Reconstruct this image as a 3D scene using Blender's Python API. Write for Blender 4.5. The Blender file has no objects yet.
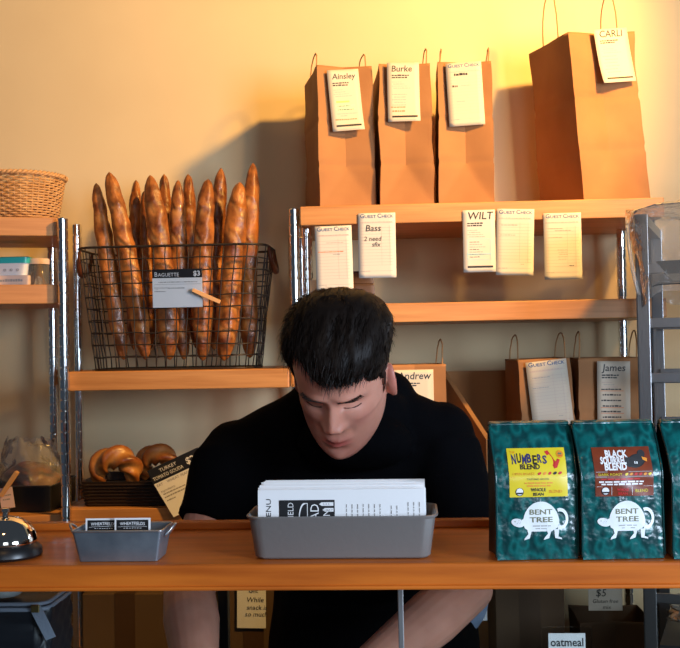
import bpy, bmesh, math, random
from mathutils import Vector, Matrix, Euler, noise
import numpy as np

rnd = random.Random(7)
sc = bpy.context.scene
COL = sc.collection
R = math.radians

# ------------------------------------------------------------------ camera
CZ = 1.31
F = 1100.0
CAM_R = Matrix.Rotation(R(3.3), 3, 'Z') @ Matrix.Rotation(R(90 + 1.1), 3, 'X') @ Matrix.Rotation(-0.018, 3, 'Z')
cam = bpy.data.cameras.new('camera')
cam.sensor_fit = 'HORIZONTAL'; cam.sensor_width = 36; cam.lens = 36 * F / 680
cam.clip_start = 0.05
camo = bpy.data.objects.new('camera', cam); COL.objects.link(camo)
camo.matrix_world = Matrix.Translation((0, 0, CZ)) @ CAM_R.to_4x4()
sc.camera = camo

def at(px, py, Y):
    """world point seen at a picture position on the upright plane y = Y"""
    d = CAM_R @ Vector(((px - 340) / F, -(py - 324) / F, -1))
    return Vector((0, 0, CZ)) + d * (Y / d.y)

# ------------------------------------------------------------------ world + lights
w = bpy.data.worlds.new('world'); sc.world = w; w.use_nodes = True
w.node_tree.nodes['Background'].inputs[0].default_value = (0.42, 0.56, 0.78, 1)
w.node_tree.nodes['Background'].inputs[1].default_value = 0.085

def area(name, loc, target, sx, sy, power, col):
    l = bpy.data.lights.new(name, 'AREA'); l.shape = 'RECTANGLE'; l.size = sx; l.size_y = sy
    l.energy = power; l.color = col
    o = bpy.data.objects.new(name, l); COL.objects.link(o); o.location = loc
    o.rotation_euler = (Vector(target) - Vector(loc)).to_track_quat('-Z', 'Y').to_euler()
    return o
def point(name, loc, power, col, r):
    l = bpy.data.lights.new(name, 'POINT'); l.energy = power; l.color = col; l.shadow_soft_size = r
    o = bpy.data.objects.new(name, l); COL.objects.link(o); o.location = loc
    return o
def spot(name, loc, target, power, col, half, blend, r):
    l = bpy.data.lights.new(name, 'SPOT'); l.energy = power; l.color = col; l.shadow_soft_size = r
    l.spot_size = 2 * R(half); l.spot_blend = blend
    o = bpy.data.objects.new(name, l); COL.objects.link(o); o.location = loc
    o.rotation_euler = (Vector(target) - Vector(loc)).to_track_quat('-Z', 'Y').to_euler()
    return o
area('street_window_light', (1.80, -0.25, 1.55), (-0.1, 1.8, 1.05), 0.85, 0.95, 82, (0.66, 0.80, 1.0))
area('far_window_light', (0.7, -1.9, 1.80), (0.0, 2.0, 1.2), 1.0, 1.2, 15, (0.72, 0.84, 1.0))
spot('wall_spot_lamp', (1.25, 2.30, 2.45), (0.80, 3.0, 2.10), 14, (1.0, 0.58, 0.15), 58, 0.5, 0.04)
spot('track_lamp', (0.95, 1.68, 2.52), (-0.72, 3.0, 1.98), 255, (1.0, 0.54, 0.13), 43, 0.45, 0.07)
spot('front_track_lamp', (1.05, 0.80, 2.05), (-0.10, 3.0, 1.78), 34, (1.0, 0.58, 0.22), 27, 0.5, 0.05)

point('counter_fill_light', (-0.30, 0.25, 2.35), 8, (1.0, 0.58, 0.22), 0.08)  # added warm fill, out of view overhead, to brighten the counter wood
sc.view_settings.view_transform = 'Standard'
sc.view_settings.look = 'None'
sc.view_settings.gamma = 1
sc.view_settings.exposure = 0.0
sc.view_settings.use_curve_mapping = False

# ------------------------------------------------------------------ materials
def srgb(r, g, b):
    f = lambda c: (c / 255 / 12.92) if c / 255 <= 0.04045 else ((c / 255 + 0.055) / 1.055) ** 2.4
    return (f(r), f(g), f(b), 1)

def mat(name, col, rough=0.5, metal=0.0, col2=None, scale=20, stretch=(1, 1, 1), bump=0.0, bscale=None,
        detail=4, spec=0.5, coat=0.0, sss=0.0, lo=0.35, hi=0.65, alpha=None, coords='Object', kind='noise'):
    m = bpy.data.materials.new(name); m.use_nodes = True
    nt = m.node_tree; b = nt.nodes['Principled BSDF']; L = nt.links.new
    b.inputs['Base Color'].default_value = col
    b.inputs['Roughness'].default_value = rough
    b.inputs['Metallic'].default_value = metal
    b.inputs['Specular IOR Level'].default_value = spec
    b.inputs['Coat Weight'].default_value = coat
    b.inputs['Coat Roughness'].default_value = 0.12
    if sss:
        b.inputs['Subsurface Weight'].default_value = sss
        b.inputs['Subsurface Radius'].default_value = (0.8, 0.3, 0.15)
        b.inputs['Subsurface Scale'].default_value = 0.008
    tc = nt.nodes.new('ShaderNodeTexCoord'); mp = nt.nodes.new('ShaderNodeMapping')
    mp.inputs['Scale'].default_value = stretch
    L(tc.outputs[coords], mp.inputs[0])
    if col2 is not None:
        n = nt.nodes.new('ShaderNodeTexNoise'); n.inputs['Scale'].default_value = scale
        n.inputs['Detail'].default_value = detail
        L(mp.outputs[0], n.inputs['Vector'])
        r = nt.nodes.new('ShaderNodeValToRGB')
        r.color_ramp.elements[0].position = lo; r.color_ramp.elements[1].position = hi
        r.color_ramp.elements[0].color = col; r.color_ramp.elements[1].color = col2
        L(n.outputs[0], r.inputs[0]); L(r.outputs[0], b.inputs['Base Color'])
    if bump:
        n2 = nt.nodes.new('ShaderNodeTexNoise'); n2.inputs['Scale'].default_value = bscale or scale
        n2.inputs['Detail'].default_value = 5
        L(mp.outputs[0], n2.inputs['Vector'])
        bp = nt.nodes.new('ShaderNodeBump'); bp.inputs['Strength'].default_value = bump
        bp.inputs['Distance'].default_value = 0.002
        L(n2.outputs[0], bp.inputs['Height']); L(bp.outputs[0], b.inputs['Normal'])
    return m

def clear_mat(name, tint=(1, 1, 1, 1), gloss=0.08, rough=0.05, bump=0.0, body=0.0, bcol=(.8, .8, .8, 1)):
    m = bpy.data.materials.new(name); m.use_nodes = True; nt = m.node_tree; nt.nodes.clear(); L = nt.links.new
    out = nt.nodes.new('ShaderNodeOutputMaterial'); tr = nt.nodes.new('ShaderNodeBsdfTransparent')
    tr.inputs[0].default_value = tint
    gl = nt.nodes.new('ShaderNodeBsdfGlossy'); gl.inputs['Roughness'].default_value = rough
    fr = nt.nodes.new('ShaderNodeLayerWeight'); fr.inputs[0].default_value = gloss
    mx = nt.nodes.new('ShaderNodeMixShader')
    L(fr.outputs['Fresnel'], mx.inputs[0]); L(tr.outputs[0], mx.inputs[1]); L(gl.outputs[0], mx.inputs[2])
    last = mx
    if body:
        df = nt.nodes.new('ShaderNodeBsdfDiffuse'); df.inputs[0].default_value = bcol
        m2 = nt.nodes.new('ShaderNodeMixShader'); m2.inputs[0].default_value = body
        L(mx.outputs[0], m2.inputs[1]); L(df.outputs[0], m2.inputs[2]); last = m2
    if bump:
        tc = nt.nodes.new('ShaderNodeTexCoord'); n = nt.nodes.new('ShaderNodeTexNoise')
        n.inputs['Scale'].default_value = 26; n.inputs['Detail'].default_value = 3
        bp = nt.nodes.new('ShaderNodeBump'); bp.inputs['Strength'].default_value = bump; bp.inputs['Distance'].default_value = 0.01
        L(tc.outputs['Object'], n.inputs['Vector']); L(n.outputs[0], bp.inputs['Height'])
        L(bp.outputs[0], gl.inputs['Normal']); L(bp.outputs[0], fr.inputs['Normal'])
    L(last.outputs[0], out.inputs[0])
    return m

def attr_mat(name, cols, rough=0.5, bump=0.3, bscale=60, nscale=14, sss=0.0, coat=0.0, spec=0.5):
    """base colour = mix(noise of two crust colours, third colour) by point attribute 'tone'"""
    m = bpy.data.materials.new(name); m.use_nodes = True; nt = m.node_tree; L = nt.links.new
    b = nt.nodes['Principled BSDF']; b.inputs['Roughness'].default_value = rough
    b.inputs['Coat Weight'].default_value = coat; b.inputs['Specular IOR Level'].default_value = spec
    if sss:
        b.inputs['Subsurface Weight'].default_value = sss
        b.inputs['Subsurface Radius'].default_value = (0.8, 0.3, 0.15)
        b.inputs['Subsurface Scale'].default_value = 0.006
    tc = nt.nodes.new('ShaderNodeTexCoord')
    n = nt.nodes.new('ShaderNodeTexNoise'); n.inputs['Scale'].default_value = nscale; n.inputs['Detail'].default_value = 6
    L(tc.outputs['Object'], n.inputs['Vector'])
    r = nt.nodes.new('ShaderNodeValToRGB'); r.color_ramp.elements[0].position = .35; r.color_ramp.elements[1].position = .66
    r.color_ramp.elements[0].color = cols[0]; r.color_ramp.elements[1].color = cols[1]
    L(n.outputs[0], r.inputs[0])
    a = nt.nodes.new('ShaderNodeAttribute'); a.attribute_name = 'tone'
    mx = nt.nodes.new('ShaderNodeMixRGB'); L(a.outputs['Fac'], mx.inputs[0]); L(r.outputs[0], mx.inputs[1])
    mx.inputs[2].default_value = cols[2]; L(mx.outputs[0], b.inputs['Base Color'])
    n2 = nt.nodes.new('ShaderNodeTexNoise'); n2.inputs['Scale'].default_value = bscale; n2.inputs['Detail'].default_value = 5
    L(tc.outputs['Object'], n2.inputs['Vector'])
    bp = nt.nodes.new('ShaderNodeBump'); bp.inputs['Strength'].default_value = bump; bp.inputs['Distance'].default_value = 0.002
    L(n2.outputs[0], bp.inputs['Height']); L(bp.outputs[0], b.inputs['Normal'])
    return m

def bean_mat():
    m = bpy.data.materials.new('teal_bean_foil'); m.use_nodes = True; nt = m.node_tree; L = nt.links.new
    b = nt.nodes['Principled BSDF']; b.inputs['Roughness'].default_value = 0.30
    b.inputs['Coat Weight'].default_value = 0.35; b.inputs['Coat Roughness'].default_value = 0.18
    tc = nt.nodes.new('ShaderNodeTexCoord'); mp = nt.nodes.new('ShaderNodeMapping')
    mp.inputs['Rotation'].default_value = (0, .7, 0); mp.inputs['Scale'].default_value = (1, .35, .62)
    L(tc.outputs['Object'], mp.inputs[0])
    ds = nt.nodes.new('ShaderNodeTexNoise'); ds.inputs['Scale'].default_value = 18
    L(mp.outputs[0], ds.inputs['Vector'])
    va = nt.nodes.new('ShaderNodeVectorMath'); va.operation = 'MULTIPLY_ADD'
    va.inputs[1].default_value = (.02, .02, .02); L(ds.outputs['Color'], va.inputs[0]); L(mp.outputs[0], va.inputs[2])
    v = nt.nodes.new('ShaderNodeTexVoronoi'); v.inputs['Scale'].default_value = 82; v.feature = 'SMOOTH_F1'; v.inputs['Smoothness'].default_value = .35
    L(va.outputs[0], v.inputs['Vector'])
    r = nt.nodes.new('ShaderNodeValToRGB'); e = r.color_ramp.elements
    e[0].position = 0.12; e[0].color = (0.000, 0.040, 0.042, 1); e[1].position = 0.72; e[1].color = (0.000, 0.040, 0.042, 1)
    k = r.color_ramp.elements.new(0.30); k.color = (0.000, 0.066, 0.066, 1)
    k = r.color_ramp.elements.new(0.46); k.color = (0.002, 0.125, 0.120, 1)
    L(v.outputs['Distance'], r.inputs[0]); L(r.outputs[0], b.inputs['Base Color'])
    n2 = nt.nodes.new('ShaderNodeTexNoise'); n2.inputs['Scale'].default_value = 32; n2.inputs['Detail'].default_value = 3
    L(tc.outputs['Object'], n2.inputs['Vector'])
    bp = nt.nodes.new('ShaderNodeBump'); bp.inputs['Strength'].default_value = .8; bp.inputs['Distance'].default_value = 0.008
    L(n2.outputs[0], bp.inputs['Height']); L(bp.outputs[0], b.inputs['Normal']); L(bp.outputs[0], b.inputs['Coat Normal'])
    return m

M = {}
M['wall'] = mat('cream_wall_paint', (.77, .61, .355, 1), .75, col2=(.72, .56, .32, 1), scale=2.2, bump=.06, bscale=70)
M['floor'] = mat('dark_tile', (.10, .07, .05, 1), .5, col2=(.14, .10, .07, 1), scale=4)
M['pine'] = mat('pine_board', (.62, .29, .095, 1), .45, col2=(.44, .18, .05, 1), scale=9, stretch=(.6, 6, 12), bump=.08, detail=8, lo=.3, hi=.75)
M['counter'] = mat('varnished_counter_wood', (.66, .165, .015, 1), .42, spec=.30, col2=(.42, .088, .008, 1), scale=7, stretch=(.7, 6, 9), coat=.12, bump=.05, detail=8, lo=.3, hi=.72)
M['chrome'] = mat('chrome', (.82, .82, .80, 1), .10, 1.0)
M['steel'] = mat('brushed_aluminium', (.36, .365, .375, 1), .38, 1.0, bump=.1, bscale=60, stretch=(8, 8, .5))
M['darksteel'] = mat('dark_steel', (.08, .08, .085, 1), .45, .8)
M['kraft'] = mat('kraft_paper', (.37, .175, .070, 1), .75, col2=(.31, .14, .054, 1), scale=7, bump=.22, bscale=28, spec=.3)
M['kraftin'] = mat('kraft_paper_shade', (.36, .18, .08, 1), .8)
M['cord'] = mat('twisted_paper_cord', (.42, .20, .07, 1), .7, bump=.5, bscale=250)
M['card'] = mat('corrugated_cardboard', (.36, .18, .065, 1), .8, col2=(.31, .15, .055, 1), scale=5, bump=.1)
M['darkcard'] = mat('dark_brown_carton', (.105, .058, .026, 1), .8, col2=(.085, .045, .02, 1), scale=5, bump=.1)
M['tape'] = mat('brown_parcel_tape', (.07, .035, .014, 1), .4)
M['paper'] = mat('white_paper', (.87, .87, .87, 1), .6, col2=(.84, .84, .83, 1), scale=12)
M['slip_paper'] = mat('matte_slip_paper', (.68, .64, .58, 1), .65)
M['cream'] = mat('cream_slip_paper', (.60, .53, .42, 1), .6)
M['ink'] = mat('black_ink', (.015, .015, .017, 1), .5)
M['grey_ink'] = mat('grey_print', (.33, .32, .31, 1), .6)
M['pale_ink'] = mat('pale_pink_print', (.50, .38, .35, 1), .6)
M['blue_ink'] = mat('blue_print', (.05, .10, .24, 1), .6)
M['green_ink'] = mat('green_highlighter', (.42, .68, .45, 1), .6)
M['yellow_ink'] = mat('yellow_highlighter', (.60, .60, .16, 1), .6)
M['cyan_ink'] = mat('blue_highlighter', (.32, .62, .72, 1), .6)
M['orange_ink'] = mat('orange_print', (.68, .20, .06, 1), .6)
M['white_ink'] = mat('white_print', (.85, .85, .85, 1), .5)
M['black_card'] = mat('black_card', (.010, .010, .012, 1), .45)
M['bin'] = mat('grey_plastic', (.21, .20, .19, 1), .42, bump=.12, bscale=120)
M['galv'] = mat('galvanised_tin', (.20, .25, .30, 1), .42, .75, col2=(.32, .38, .44, 1), scale=24, bump=.06)
M['galvrim'] = mat('worn_tin_rim', (.5, .5, .5, 1), .35, .9)
M['blackp'] = mat('black_plastic', (.008, .008, .009, 1), .35)
M['wire'] = mat('dark_wire', (.035, .025, .018, 1), .5, .5)
M['leather'] = mat('brown_leather', (.11, .03, .010, 1), .5, bump=.4, bscale=90)
M['wicker'] = mat('pale_wicker', (.62, .36, .15, 1), .55, col2=(.46, .23, .08, 1), scale=30, bump=.3, bscale=180)
M['wicker_rim'] = mat('wicker_rim', (.55, .30, .12, 1), .55, bump=.5, bscale=160)
M['darkwicker'] = mat('dark_wicker', (.020, .010, .006, 1), .5, bump=.5, bscale=140)
M['crust'] = attr_mat('baguette_crust', [(.10, .022, .005, 1), (.46, .155, .028, 1), (.66, .33, .10, 1)], .42, .8, 75, 26, coat=.08)
M['pretzel'] = attr_mat('pastry_crust', [(.13, .03, .008, 1), (.40, .14, .03, 1), (.6, .30, .09, 1)], .38, .9, 60, 30, coat=.25)
M['loaf'] = attr_mat('dark_loaf_crust', [(.11, .028, .008, 1), (.22, .06, .014, 1), (.3, .1, .03, 1)], .4, .6, 60, 16, coat=.2)
M['clothespin'] = mat('pale_birch', (.66, .36, .15, 1), .6, bump=.2, bscale=120)
M['bean'] = bean_mat()
M['seal'] = mat('dark_teal_seal', (.001, .050, .050, 1), .25, coat=.5)
M['gusset'] = mat('black_foil_gusset', (.002, .006, .007, 1), .38)
M['yellow_lab'] = mat('yellow_label', (.78, .60, .02, 1), .35, coat=.2)
M['brown_lab'] = mat('brown_label', (.15, .024, .010, 1), .3, coat=.3, col2=(.24, .045, .014, 1), scale=30)
M['orange'] = mat('orange_print_bright', (.8, .28, .02, 1), .5)
M['red'] = mat('red_print', (.6, .02, .02, 1), .5)
M['turtle'] = mat('white_logo_print', (.80, .84, .84, 1), .4)
M['olive'] = mat('olive_print', (.18, .18, .10, 1), .5)
M['navy'] = mat('navy_print', (.03, .03, .14, 1), .5)
M['skin'] = attr_mat('skin', [(.66, .29, .20, 1), (.74, .34, .24, 1), (.50, .10, .08, 1)], .40, .12, 300, 30, sss=.12)
M['hair'] = mat('dark_brown_hair', (.008, .0045, .003, 1), .55, spec=.22, bump=.2, bscale=200)
M['hairside'] = mat('short_brown_hair', (.035, .020, .014, 1), .5)
M['shirt'] = mat('black_cotton', (.0022, .0022, .0030, 1), .9, spec=.05, bump=.3, bscale=300)
M['jeans'] = mat('pale_denim', (.25, .33, .47, 1), .8, col2=(.16, .22, .34, 1), scale=22, bump=.4, bscale=200)
M['shoe'] = mat('dark_shoe', (.02, .02, .02, 1), .5)
M['eye'] = mat('eye_white', (.6, .56, .52, 1), .2)
M['glass'] = clear_mat('case_glass', (.93, .95, .94, 1), .10, .03)
M['film'] = clear_mat('clear_plastic_film', (.86, .86, .86, 1), .34, .20, .9, body=.13, bcol=(.75, .72, .66, 1))
M['film2'] = clear_mat('crinkled_bread_bag', (.9, .9, .9, 1), .24, .12, 1.0, body=.20, bcol=(.7, .66, .6, 1))
M['sleeve'] = clear_mat('clear_plastic_sleeve', (.95, .95, .95, 1), .12, .08)
M['jar'] = clear_mat('clear_jar_plastic', (.88, .92, .95, 1), .25, .08, body=.10)
M['teal'] = mat('teal_plastic', (.03, .40, .40, 1), .3, coat=.2)
M['pinkbox'] = mat('pale_pink_card', (.72, .55, .45, 1), .6)
M['whitep'] = mat('white_plastic', (.72, .72, .72, 1), .35)
M['quilt'] = mat('black_quilted_nylon', (.010, .011, .016, 1), .45)
M['trimcloth'] = mat('grey_blue_webbing', (.22, .25, .32, 1), .6, bump=.4, bscale=300)
M['brass'] = mat('brass_zip', (.5, .36, .14, 1), .3, 1.0)
M['bell'] = mat('bell_chrome', (.80, .72, .62, 1), .06, 1.0)
M['pinktag'] = mat('pale_pink_tag', (.72, .56, .55, 1), .6)
M['work'] = mat('steel_worktop', (.22, .22, .23, 1), .4, .8)

# ------------------------------------------------------------------ object helpers
def link(o, parent=None):
    COL.objects.link(o)
    if parent is not None: o.parent = parent
    return o
def tag(o, label=None, cat=None, group=None, kind=None):
    if label: o['label'] = label
    if cat: o['category'] = cat
    if group: o['group'] = group
    if kind: o['kind'] = kind
    return o
def thing(name, label, cat, loc=(0, 0, 0), rot=(0, 0, 0), group=None):
    o = bpy.data.objects.new(name, None); o.empty_display_size = .05; link(o)
    o.location = loc; o.rotation_euler = rot
    return tag(o, label, cat, group)

class MB:
    def __init__(s): s.v = []; s.f = []; s.m = []; s.tone = None
    def add(s, vs, fs, mi=0):
        n = len(s.v); s.v += [tuple(v) for v in vs]; s.f += [tuple(i + n for i in f) for f in fs]; s.m += [mi] * len(fs); return n
    def box(s, lo, hi, mi=0, rot=None, piv=None):
        x0, y0, z0 = lo; x1, y1, z1 = hi
        vs = [Vector(p) for p in ((x0,y0,z0),(x1,y0,z0),(x1,y1,z0),(x0,y1,z0),(x0,y0,z1),(x1,y0,z1),(x1,y1,z1),(x0,y1,z1))]
        if rot is not None:
            c = Vector(piv) if piv is not None else (vs[0] + vs[6]) / 2
            vs = [rot @ (v - c) + c for v in vs]
        s.add(vs, [(3,2,1,0),(4,5,6,7),(0,1,5,4),(1,2,6,5),(2,3,7,6),(3,0,4,7)], mi)
    def tube(s, pts, r, n=8, closed=False, mi=0, cap=True):
        pts = [Vector(p) for p in pts]; k = len(pts); rr = r if isinstance(r, (list, tuple)) else [r] * k
        vs = []; prev = None
        for i, p in enumerate(pts):
            if closed: t = pts[(i + 1) % k] - pts[i - 1]
            else: t = pts[min(i + 1, k - 1)] - pts[max(i - 1, 0)]
            t = t.normalized() if t.length > 1e-9 else Vector((0, 0, 1))
            if prev is None:
                a = Vector((0, 0, 1)) if abs(t.z) < .9 else Vector((1, 0, 0))
                u = t.cross(a).normalized()
            else:
                u = (prev - t * prev.dot(t)); u = u.normalized() if u.length > 1e-9 else prev
            prev = u; q = t.cross(u)
            for j in range(n):
                a = 2 * math.pi * j / n; vs.append(p + (u * math.cos(a) + q * math.sin(a)) * rr[i])
        fs = []
        for i in range(k if closed else k - 1):
            for j in range(n):
                a = i * n + j; b = i * n + (j + 1) % n; i2 = (i + 1) % k
                fs.append((a, b, i2 * n + (j + 1) % n, i2 * n + j))
        if cap and not closed:
            fs.append(tuple(reversed(range(n)))); fs.append(tuple((k - 1) * n + j for j in range(n)))
        s.add(vs, fs, mi)
    def lathe(s, prof, c=(0, 0, 0), n=32, mi=0, sx=1, sy=1, cap=True):
        vs = []; fs = []
        for (r, z) in prof:
            for j in range(n):
                a = 2 * math.pi * j / n; vs.append((c[0] + r * sx * math.cos(a), c[1] + r * sy * math.sin(a), c[2] + z))
        for i in range(len(prof) - 1):
            for j in range(n):
                fs.append((i*n+j, i*n+(j+1)%n, (i+1)*n+(j+1)%n, (i+1)*n+j))
        if cap:
            fs.append(tuple(reversed(range(n)))); fs.append(tuple((len(prof)-1)*n+j for j in range(n)))
        s.add(vs, fs, mi)
    def grid(s, fn, nu, nv, mi=0, wrapu=False, wrapv=False):
        vs = [fn(i / (nu if wrapu else nu - 1), j / (nv if wrapv else nv - 1)) for i in range(nu) for j in range(nv)]
        fs = []
        for i in range(nu if wrapu else nu - 1):
            for j in range(nv if wrapv else nv - 1):
                i2 = (i + 1) % nu; j2 = (j + 1) % nv
                fs.append((i*nv+j, i2*nv+j, i2*nv+j2, i*nv+j2))
        s.add(vs, fs, mi)
    def poly2(s, pts, fn, mi=0):
        """flat outline in (x, z) carried onto a surface by fn(x, z) -> point"""
        s.add([fn(*p) for p in pts], [tuple(range(len(pts)))], mi)
    def fill(s, pts, fn, mi=0, k=7):
        """like poly2, in rings from the middle so that it follows a curved surface"""
        n = len(pts); cx = sum(p[0] for p in pts) / n; cz = sum(p[1] for p in pts) / n
        vs = [fn(cx, cz)]; fs = []
        for q in range(1, k + 1):
            for (x, z) in pts: vs.append(fn(cx + (x - cx) * q / k, cz + (z - cz) * q / k))
        for j in range(n): fs.append((0, 1 + j, 1 + (j + 1) % n))
        for q in range(k - 1):
            for j in range(n): fs.append((1 + q*n + j, 1 + (q+1)*n + j, 1 + (q+1)*n + (j+1) % n, 1 + q*n + (j+1) % n))
        s.add(vs, fs, mi)
    def loft(s, rings, mi=0, cap0=True, cap1=True):
        n = len(rings[0]); vs = [p for r in rings for p in r]; fs = []
        for i in range(len(rings) - 1):
            for j in range(n):
                fs.append((i*n+j, i*n+(j+1)%n, (i+1)*n+(j+1)%n, (i+1)*n+j))
        if cap0: fs.append(tuple(reversed(range(n))))
        if cap1: fs.append(tuple((len(rings)-1)*n+j for j in range(n)))
        s.add(vs, fs, mi)
    def build(s, name, mats, parent=None, smooth=False, bevel=0, loc=None, rot=None, sub=0, solid=0, angle=None):
        me = bpy.data.meshes.new(name); me.from_pydata(s.v, [], s.f)
        ms = mats if isinstance(mats, (list, tuple)) else [mats]
        for m in ms: me.materials.append(M[m] if isinstance(m, str) else m)
        if len(ms) > 1: me.polygons.foreach_set('material_index', s.m)
        if s.tone is not None:
            a = me.attributes.new('tone', 'FLOAT', 'POINT'); a.data.foreach_set('value', s.tone)
        if smooth: me.shade_smooth()
        if angle: me.shade_smooth(); me.set_sharp_from_angle(angle=R(angle))
        me.update()
        o = bpy.data.objects.new(name, me); link(o, parent)
        if loc is not None: o.location = loc
        if rot is not None: o.rotation_euler = rot
        if solid:
            q = o.modifiers.new('solid', 'SOLIDIFY'); q.thickness = solid; q.offset = 0
        if bevel:
            q = o.modifiers.new('bevel', 'BEVEL'); q.width = bevel; q.segments = 2; q.limit_method = 'ANGLE'
        if sub:
            q = o.modifiers.new('sub', 'SUBSURF'); q.levels = sub; q.render_levels = sub
        return o

def rrect(w, d, r, n=5, z=0, cx=0, cy=0):
    pts = []
    for (sx, sy, a0) in ((1, 1, 0), (-1, 1, 90), (-1, -1, 180), (1, -1, 270)):
        for k in range(n + 1):
            a = R(a0 + 90 * k / n)
            pts.append(Vector((cx + sx * (w / 2 - r) + r * math.cos(a), cy + sy * (d / 2 - r) + r * math.sin(a), z)))
    return pts

# text -> outline mesh, cached
_tc = {}
def text_geo(string, bold=0.0):
    key = (string, bold)
    if key in _tc: return _tc[key]
    cu = bpy.data.curves.new('t', 'FONT'); cu.body = string; cu.size = 1; cu.resolution_u = 2; cu.offset = bold
    o = bpy.data.objects.new('t', cu); COL.objects.link(o)
    dg = bpy.context.evaluated_depsgraph_get(); dg.update()
    me = bpy.data.meshes.new_from_object(o.evaluated_get(dg))
    vs = [(v.co.x, v.co.y) for v in me.vertices]; fs = [tuple(p.vertices) for p in me.polygons]
    bpy.data.objects.remove(o); bpy.data.meshes.remove(me); bpy.data.curves.remove(cu)
    if vs:
        x0 = min(v[0] for v in vs); x1 = max(v[0] for v in vs)
    else: x0 = x1 = 0
    _tc[key] = (vs, fs, x0, x1); return _tc[key]
def write(mb, string, x, z, size, fn, mi=0, align='L', shear=0, rot=0, width=None, bold=0.0, arch=0):
    vs, fs, x0, x1 = text_geo(string, bold)
    sx = size if width is None else width / max(x1 - x0, 1e-6)
    off = {'L': x0, 'C': (x0 + x1) / 2, 'R': x1}[align]
    ca, sa = math.cos(R(rot)), math.sin(R(rot)); out = []
    for (a, b) in vs:
        u = (a - off) * sx + b * size * shear; v = b * size - arch * ((a - off) * sx) ** 2
        out.append(fn(x + u * ca - v * sa, z + u * sa + v * ca))
    mb.add(out, fs, mi)
def smallcaps(mb, first, rest, x, z, size, fn, mi, **k):
    pass
def bar(mb, x0, x1, z, h, fn, mi=0, n=1):
    for i in range(n):
        a = x0 + (x1 - x0) * i / n; b = x0 + (x1 - x0) * (i + 1) / n
        mb.poly2([(a, z), (b, z), (b, z + h), (a, z + h)], fn, mi)
def wordline(mb, x0, x1, z, h, fn, mi=0, wmin=.0025, wmax=.009, gap=.0012):
    x = x0
    while x < x1 - wmin:
        e = min(x1, x + rnd.uniform(wmin, wmax)); bar(mb, x, e, z, h * rnd.uniform(.8, 1.1), fn, mi); x = e + gap

# ------------------------------------------------------------------ the setting
YW = 3.0
b = MB(); b.box((-3.2, YW, -.02), (3.2, YW + .1, 3.2)); tag(b.build('wall_back', 'wall'), kind='structure')
b = MB(); b.box((-3.2, -2.6, -.1), (3.2, YW + .1, 0)); tag(b.build('floor', 'floor'), kind='structure')

# ------------------------------------------------------------------ shelving
YS = 2.60
def post(mb_parent, x, y, z0, z1, name='post'):
    prof = [(.0, z0)]; z = z0; r = .0125
    prof = [(r, z0)]
    while z < z1 - .03:
        prof += [(r, z + .0015), (r, z + .0212), (r - .0024, z + .0226), (r - .0024, z + .0244), (r, z + .0254)]
        z += .0254
    prof += [(r, z1 - .002), (r - .002, z1)]
    m = MB(); m.lathe(prof, (x, y, 0), 20)
    return m.build('post', 'chrome', mb_parent, angle=35)
def board(parent, x0, x1, ztop, y0=YS, y1=2.998, th=.045):
    m = MB(); m.box((x0, y0, ztop - th), (x1, y1, ztop)); return m.build('shelf_board', 'pine', parent, bevel=.002)

zA = at(480, 202, YS).z; zB = at(510, 301, YS).z; zC = at(175, 370.5, YS).z; zD = at(125, 508.5, YS).z
zE = at(30, 218, YS).z; zF = at(30, 285, YS).z
xA0 = at(300, 207, YS).x; xA1 = at(664, 197, YS).x
unitR = thing('shelving_unit', 'chrome shelving unit with orange pine boards behind the man, carrying the tall paper bags', 'shelving unit')
board(unitR, xA0, xA1, zA); board(unitR, xA0, xA1, zB); board(unitR, xA0 + .003, xA1, zD); board(unitR, xA0 + .003, xA1, .34)
xp = at(307, 260, YS + .05).x; post(unitR, xp, 2.66, 0, zA - .045)
post(unitR, at(301, 260, 2.88).x, 2.885, 0, zA - .045)
post(unitR, at(622, 260, 2.88).x, 2.885, 0, zA - .045)
post(unitR, xA1 - .02, 2.66, 0, zA - .045)
unitM = thing('shelving_unit', 'low chrome and pine shelving unit holding the wire basket of baguettes', 'shelving unit')
xC0 = at(58.5, 371, YS).x; xC1 = xA0 - .032
xD0 = at(62, 508, YS).x
zP = at(286, 209, 2.62).z
board(unitM, xC0, xC1 - .002, zC); board(unitM, xC0, xC1 - .002, zD); board(unitM, xC0, xC1 - .002, .34)
post(unitM, xA0 - .0165, 2.62, 0, zP)
post(unitM, xA0 - .022, 2.955, 0, zP - .01)
post(unitM, at(77, 300, 2.95).x, 2.957, 0, at(76, 224, 2.95).z)
post(unitM, at(62.5, 220, 2.585).x, 2.585, 0, at(62, 218, 2.585).z)
unitL = thing('shelving_unit', 'pine and chrome shelving unit at the left edge under the wicker basket', 'shelving unit')
pE = at(57, 218, YS); unitL.location = (pE.x, YS, 0); unitL.rotation_euler = (0, 0, R(17))
def boardL(z, x1=0.0, th=.045):
    m = MB(); m.box((-1.0, 0, z - th), (x1, .32, z)); return m.build('shelf_board', 'pine', unitL, bevel=.002)
boardL(zE); boardL(zF, th=.046); boardL(zD - .012); boardL(.34)
post(unitL, -.018, .300, 0, zE - .045); post(unitL, -.96, .300, 0, zE - .045); post(unitL, -.96, .018, 0, zE - .045)

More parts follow.
